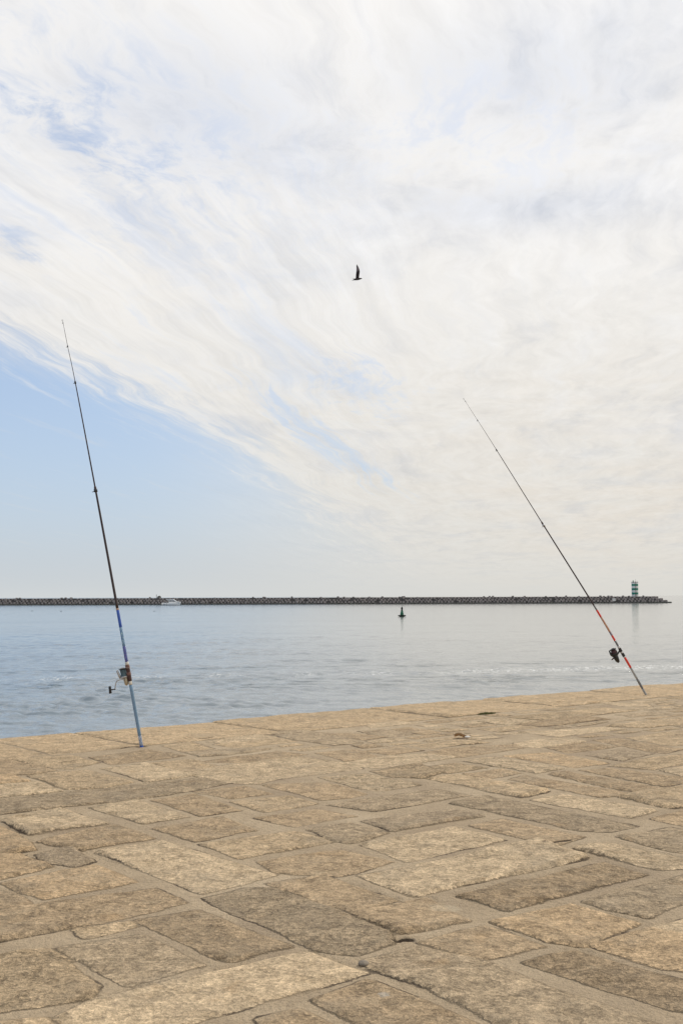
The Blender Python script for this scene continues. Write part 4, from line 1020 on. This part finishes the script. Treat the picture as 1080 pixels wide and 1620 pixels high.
bm = bmesh.new(); c = L_.at(508); tube(bm, [c + (Vector((math.cos(w), 0, math.sin(w))) * .0065) + Vector((-.0035, 0, .004)) for w in [2 * math.pi * q / 14 for q in range(15)]], .0014, 6); obj('tip_ring', bm, GUN, rod)

def zl(X, Y, dy=0.0):       # point in the rod's plane from a 13.5x view of the left reel
    p = at_depth(160 + X / 13.5, 1030 + Y / 13.5, YL); return p + Vector((0, dy, 0))
reel = bpy.data.objects.new('reel', None); COL.objects.link(reel); reel.parent = rod; reel.location = zl(540, 600) - base
ux = (zl(1, 0) - zl(0, 0)).length                      # metres per view pixel
adir = (L_.at(1040) - L_.at(1080)).normalized()        # towards the tip
# spool: line-filled drum with a black lip
c0 = zl(492, 545, -.002)
ps = lambda r: r * ux
bm = bmesh.new(); lathe(bm, c0, adir, [(ps(0), ps(62)), (ps(6), ps(70)), (ps(20), ps(68)), (ps(60), ps(58)), (ps(120), ps(62)), (ps(150), ps(66))], 32); spool = obj('spool', bm, mat('teal_line_spool', (0.055, 0.10, 0.12), .45, nscale=120, namp=.25), reel)
bm = bmesh.new(); lathe(bm, c0 + adir * ps(150), adir, [(0, ps(66)), (ps(6), ps(84)), (ps(18), ps(84)), (ps(26), ps(60)), (ps(40), ps(30)), (ps(44), ps(10))], 32); obj('spool_lip', bm, BLACKG, reel)
bm = bmesh.new(); lathe(bm, c0 - adir * ps(42), adir, [(0, ps(30)), (ps(8), ps(66)), (ps(20), ps(80)), (ps(46), ps(82)), (ps(50), ps(72))], 32); obj('rotor', bm, SILV, reel)
bm = bmesh.new(); tube(bm, [zl(425, 585, -.012), zl(398, 530, -.014), zl(372, 470, -.012), zl(350, 430, -.01), zl(338, 418, -.01)], [ps(22), ps(25), ps(24), ps(26), ps(14)], 14); obj('rotor_arm', bm, SILV, reel)
bm = bmesh.new(); tube(bm, [zl(350, 425, -.02), zl(400, 375, -.055), zl(500, 350, -.075), zl(610, 350, -.06), zl(672, 362, -.03), zl(692, 388, 0), zl(672, 420, .02), zl(640, 440, .02)], .0012, 8); obj('bail_wire', bm, SILV, reel)
bm = bmesh.new(); tube(bm, [zl(510, 560), zl(525, 600), zl(540, 660), zl(547, 705), zl(550, 735)], [ps(40), ps(46), ps(44), ps(40), ps(16)], 20); obj('body', bm, GOLD, reel)
bm = bmesh.new(); tube(bm, [zl(530, 590), zl(560, 570), zl(590, 545)], [ps(20), ps(15), ps(18)], 12); tube(bm, [zl(572, 500), zl(596, 610)], [ps(9), ps(9)], 10); obj('foot', bm, GOLD, reel)
bm = bmesh.new(); tube(bm, [zl(515, 612, -.02), zl(470, 605, -.028), zl(430, 607, -.03), zl(375, 622, -.03), zl(342, 645, -.03), zl(328, 690, -.03), zl(318, 760, -.03), zl(313, 812, -.03)], [ps(15), ps(13), ps(12), ps(12), ps(13), ps(10), ps(10), ps(11)], 12); crank = obj('crank', bm, SILV, reel)
bm = bmesh.new(); tube(bm, [zl(322, 810, -.03), zl(285, 815, -.03), zl(240, 822, -.03)], [ps(14), ps(11), ps(14)], 12)
tube(bm, [zl(202, 745, -.03), zl(203, 755, -.03), zl(209, 830, -.03), zl(216, 893, -.03), zl(217, 902, -.03)], [ps(24), ps(30), ps(28), ps(30), ps(22)], 16); obj('handle_knob', bm, BLACKG, reel)

# ---- right rod
YR = on_z(1022, 1101).y
R_ = Path([(1023.4, 1103.5), (988, 1041), (940, 960), (858, 829), (785, 712), (755, 665), (733, 631)], YR)
base = R_.at(1101)
rod2 = thing('fishing_rod', 'leaning fishing rod with red and grey bands and black reel at the right quay edge', 'fishing rod', base, 'surf fishing rods standing on the quay')
GREY = rod_material('worn_grey_blank', (0.30, 0.30, 0.285), [(0.42, 0.42, 0.40)], 400, .4)
GREYP = rod_material('grey_blank_dark_print', (0.25, 0.25, 0.24), [(0.08, 0.08, 0.085)], 520, .5, thr=.48)
RED = rod_material('glossy_red_blank', (0.72, 0.035, 0.012))
REDP = rod_material('red_blank_grey_gold_print', (0.50, 0.045, 0.02), [(0.46, 0.42, 0.36), (0.50, 0.36, 0.16)], 360, thr=.50)
PURP = rod_material('dark_violet_band', (0.16, 0.09, 0.13), [(0.4, 0.36, 0.38)], 420)
SILB = mat('silver_ring', (0.58, 0.57, 0.56), .3, .5, nscale=60, namp=.1)
sleeve('butt_cap', R_, 1104, 1100, .0165, .0160, GREY, rod2)
sleeve('lower_handle', R_, 1100, 1084, .0158, .0160, GREY, rod2)
sleeve('rubber_grip', R_, 1084, 1069.5, .0178, .0172, GREYP, rod2)
sleeve('lower_handle', R_, 1069.5, 1054, .0158, .0160, GREY, rod2)
sleeve('red_band', R_, 1054, 1040, .0172, .0172, RED, rod2)
sleeve('collar', R_, 1040, 1038, .0180, .0180, SILB, rod2)
seat2 = sleeve('reel_seat', R_, 1038, 1032, .0215, .0215, BLACKG, rod2)
sleeve('clamp_ring', R_, 1032, 1029.5, .0200, .0200, SILB, seat2)
sleeve('clamp_sleeve', R_, 1029.5, 1023, .0215, .0210, BLACKG, seat2)
sleeve('collar', R_, 1023, 1019.5, .0190, .0180, SILB, rod2)
sleeve('upper_handle', R_, 1019.5, 1010, .0150, .0148, GREYP, rod2)
sleeve('red_band', R_, 1010, 1001, .0156, .0154, RED, rod2)
sleeve('violet_band', R_, 1001, 995, .0150, .0150, PURP, rod2)
sleeve('decal_band', R_, 995, 973, .0152, .0148, REDP, rod2)
sleeve('red_band', R_, 973, 964, .0150, .0148, RED, rod2)
sleeve('grey_band', R_, 964, 957.5, .0128, .0122, GREYP, rod2)
bm = bmesh.new(); pts, rd = section(R_, 957.5, 829, .0112, .0090, 20); tube(bm, pts, rd, 18)
pts, rd = section(R_, 831, 712, .0068, .0048, 20); tube(bm, pts, rd, 14)
pts, rd = section(R_, 713, 631.5, .0036, .0016, 20); tube(bm, pts, rd, 10)
obj('blank', bm, MAROON, rod2)
sleeve('ferrule', R_, 834, 826, .0130, .0125, BROWN, rod2)
PALEG = mat('pale_guide_metal', (.4, .4, .4), .4, .5)
guide(R_, 831, .016, .0115, -1, rod2, m_=PALEG); guide(R_, 712, .010, .006, -1, rod2, .016); guide(R_, 665, .008, .004, -1, rod2, .012); guide(R_, 637, .005, .0022, 1, rod2, .008)
bm = bmesh.new(); c = R_.at(631.5); tube(bm, [c + (Vector((math.cos(w), 0, math.sin(w))) * .007) + Vector((-.004, 0, .003)) for w in [2 * math.pi * q / 14 for q in range(15)]], .0015, 6); obj('tip_ring', bm, GUN, rod2)
def zr(X, Y, dy=0.0):
    p = at_depth(940 + X / 12.0, 1000 + Y / 12.0, YR); return p + Vector((0, dy, 0))
reel2 = bpy.data.objects.new('reel', None); COL.objects.link(reel2); reel2.parent = rod2; reel2.location = zr(400, 430) - base
ux2 = (zr(1, 0) - zr(0, 0)).length; ps = lambda r: r * ux2
ad = (zr(340, 300) - zr(400, 470)).normalized()
BLK2 = mat('black_gloss_reel', (0.010, 0.010, 0.010), .35, nscale=50, namp=.2)
DRED = mat('dark_red_line', (0.055, 0.014, 0.014), .5, nscale=90, namp=.3)
c0 = zr(372, 405)
bm = bmesh.new(); lathe(bm, c0, ad, [(0, ps(58)), (ps(20), ps(54)), (ps(70), ps(46))], 28); obj('spool', bm, DRED, reel2)
bm = bmesh.new(); lathe(bm, c0 + ad * ps(70), ad, [(0, ps(46)), (ps(5), ps(58)), (ps(16), ps(58)), (ps(22), ps(38)), (ps(34), ps(20))], 28); obj('spool_lip', bm, BLK2, reel2)
bm = bmesh.new(); lathe(bm, c0 - ad * ps(52), ad, [(0, ps(40)), (ps(10), ps(62)), (ps(40), ps(72)), (ps(54), ps(66))], 28); obj('rotor', bm, BLK2, reel2)
bm = bmesh.new(); tube(bm, [zr(345, 460, -.01), zr(305, 425, -.012), zr(290, 395, -.012), zr(275, 362, -.01), zr(300, 335, -.01)], [ps(20), ps(22), ps(16), ps(14), ps(8)], 12); tube(bm, [zr(400, 405, .02), zr(425, 375, .02), zr(412, 345, .02)], [ps(14), ps(13), ps(8)], 10); obj('rotor_arm', bm, BLK2, reel2)
bm = bmesh.new(); tube(bm, [zr(285, 360, -.02), zr(320, 315, -.05), zr(380, 300, -.05), zr(412, 345, -.01)], .0016, 8); obj('bail_wire', bm, BLK2, reel2)
bm = bmesh.new(); tube(bm, [zr(375, 420), zr(388, 450), zr(412, 500), zr(432, 540), zr(445, 562), zr(450, 582)], [ps(50), ps(62), ps(58), ps(48), ps(38), ps(16)], 22, squash=.8); obj('body', bm, BLK2, reel2)
bm = bmesh.new(); tube(bm, [zr(405, 450), zr(438, 410), zr(470, 358)], [ps(24), ps(15), ps(17)], 12); tube(bm, [zr(452, 318), zr(500, 400)], [ps(9), ps(9)], 8); obj('foot', bm, BLK2, reel2)
bm = bmesh.new(); tube(bm, [zr(395, 500, -.03), zr(360, 497, -.045), zr(335, 500, -.05)], [ps(12), ps(9), ps(10)], 10); obj('crank', bm, BLK2, reel2)
bm = bmesh.new(); tube(bm, [zr(336, 488, -.05), zr(326, 506, -.05), zr(304, 528, -.05)], [ps(10), ps(14), ps(9)], 12); obj('handle_knob', bm, mat('grey_brown_knob', (.10, .06, .06), .5), reel2)

# ------------------------------------------------------------------ small things on the paving
# crumpled dry leaf
c = on_z(729, 1168); s = .007 * 12 / 12
leaf = thing('dry_leaf', 'curled tan dead leaf lying on the paving slabs in mid distance', 'leaf', c + Vector((0, 0, .012)))
bm = bmesh.new(); nn = 12; gr = []
for i in range(nn + 1):
    row = []
    for j in range(7):
        a = i / nn; w = math.sin(math.pi * min(1, a * .93 + .05)) ** .7 * .055; t_ = (j - 3) / 3
        row.append(bm.verts.new(c + Vector(((a - .5) * .14, t_ * w * .85, .014 + .026 * abs(t_) ** 1.3 + .012 * math.sin(a * 5) + rb.uniform(-.002, .002)))))
    gr.append(row)
for i in range(nn):
    for j in range(6): bm.faces.new((gr[i][j], gr[i + 1][j], gr[i + 1][j + 1], gr[i][j + 1]))
r = bmesh.ops.solidify(bm, geom=bm.faces[:], thickness=.002)
obj('blade', bm, mat('dead_leaf', (.40, .27, .15), .8, nscale=40, namp=.3), leaf)
bm = bmesh.new(); tube(bm, [c + Vector((.08, 0, .02)), c + Vector((.095, .004, .03)), c + Vector((.105, .01, .022))], [.003, .0025, .002], 6); obj('stalk', bm, BROWN, leaf)
c = on_z(739, 1169.5); bm = bmesh.new(); bmesh.ops.create_icosphere(bm, subdivisions=2, radius=1)
for v in bm.verts: v.co = c + Vector((v.co.x * .028 * rb.uniform(.85, 1.1), v.co.y * .018, .024 + v.co.z * .011))
tag(obj('white_pebble', bm, mat('white_stone', (.75, .72, .66), .7, nscale=60, namp=.1), None, origin=c), 'small flat white pebble touching the curled tan leaf', 'pebble')
c = on_z(575, 1526); bm = bmesh.new(); bmesh.ops.create_icosphere(bm, subdivisions=3, radius=1)
for v in bm.verts: v.co = c + Vector((v.co.x * .022, v.co.y * .024, .004 + v.co.z * .012)) * 1.0 + Vector((0, 0, rb.uniform(-.0006, .0006)))
tag(obj('grey_pebble', bm, mat('grey_stone', (.20, .165, .125), .8, nscale=60, namp=.25, bump=.003, bscale=120), None, origin=c), 'rounded grey pebble set at the corner where large foreground slabs meet', 'pebble')
# weed growing in the coping joint
c = on_z(768, 1130.5); weed = bmesh.new()
a0 = on_z(757, 1131.0); a1 = on_z(781, 1129.2)
for i in range(420):
    t_ = rb.random(); b0 = a0.lerp(a1, t_) + Vector((rb.gauss(0, .01), rb.gauss(0, .022), .004))
    h_ = rb.uniform(.008, .026) * (1 - abs(t_ - .5)); d = Vector((rb.uniform(-1, 1), rb.uniform(-1, 1), rb.uniform(.5, 1.4))).normalized() * h_ * 1.5
    sdv = Vector((rb.uniform(-1, 1), rb.uniform(-1, 1), 0)).normalized() * .0035
    v0, v1_, v2, v3 = weed.verts.new(b0 - sdv), weed.verts.new(b0 + sdv), weed.verts.new(b0 + d * .6 + sdv * 1.3), weed.verts.new(b0 + d)
    weed.faces.new((v0, v1_, v2, v3))
tag(obj('weed_tuft', weed, mat('mossy_green', (.115, .125, .035), .8, nscale=30, namp=.4), None, smooth=False, origin=c), 'low mossy green weed growing in a joint near the quay edge', 'weed')
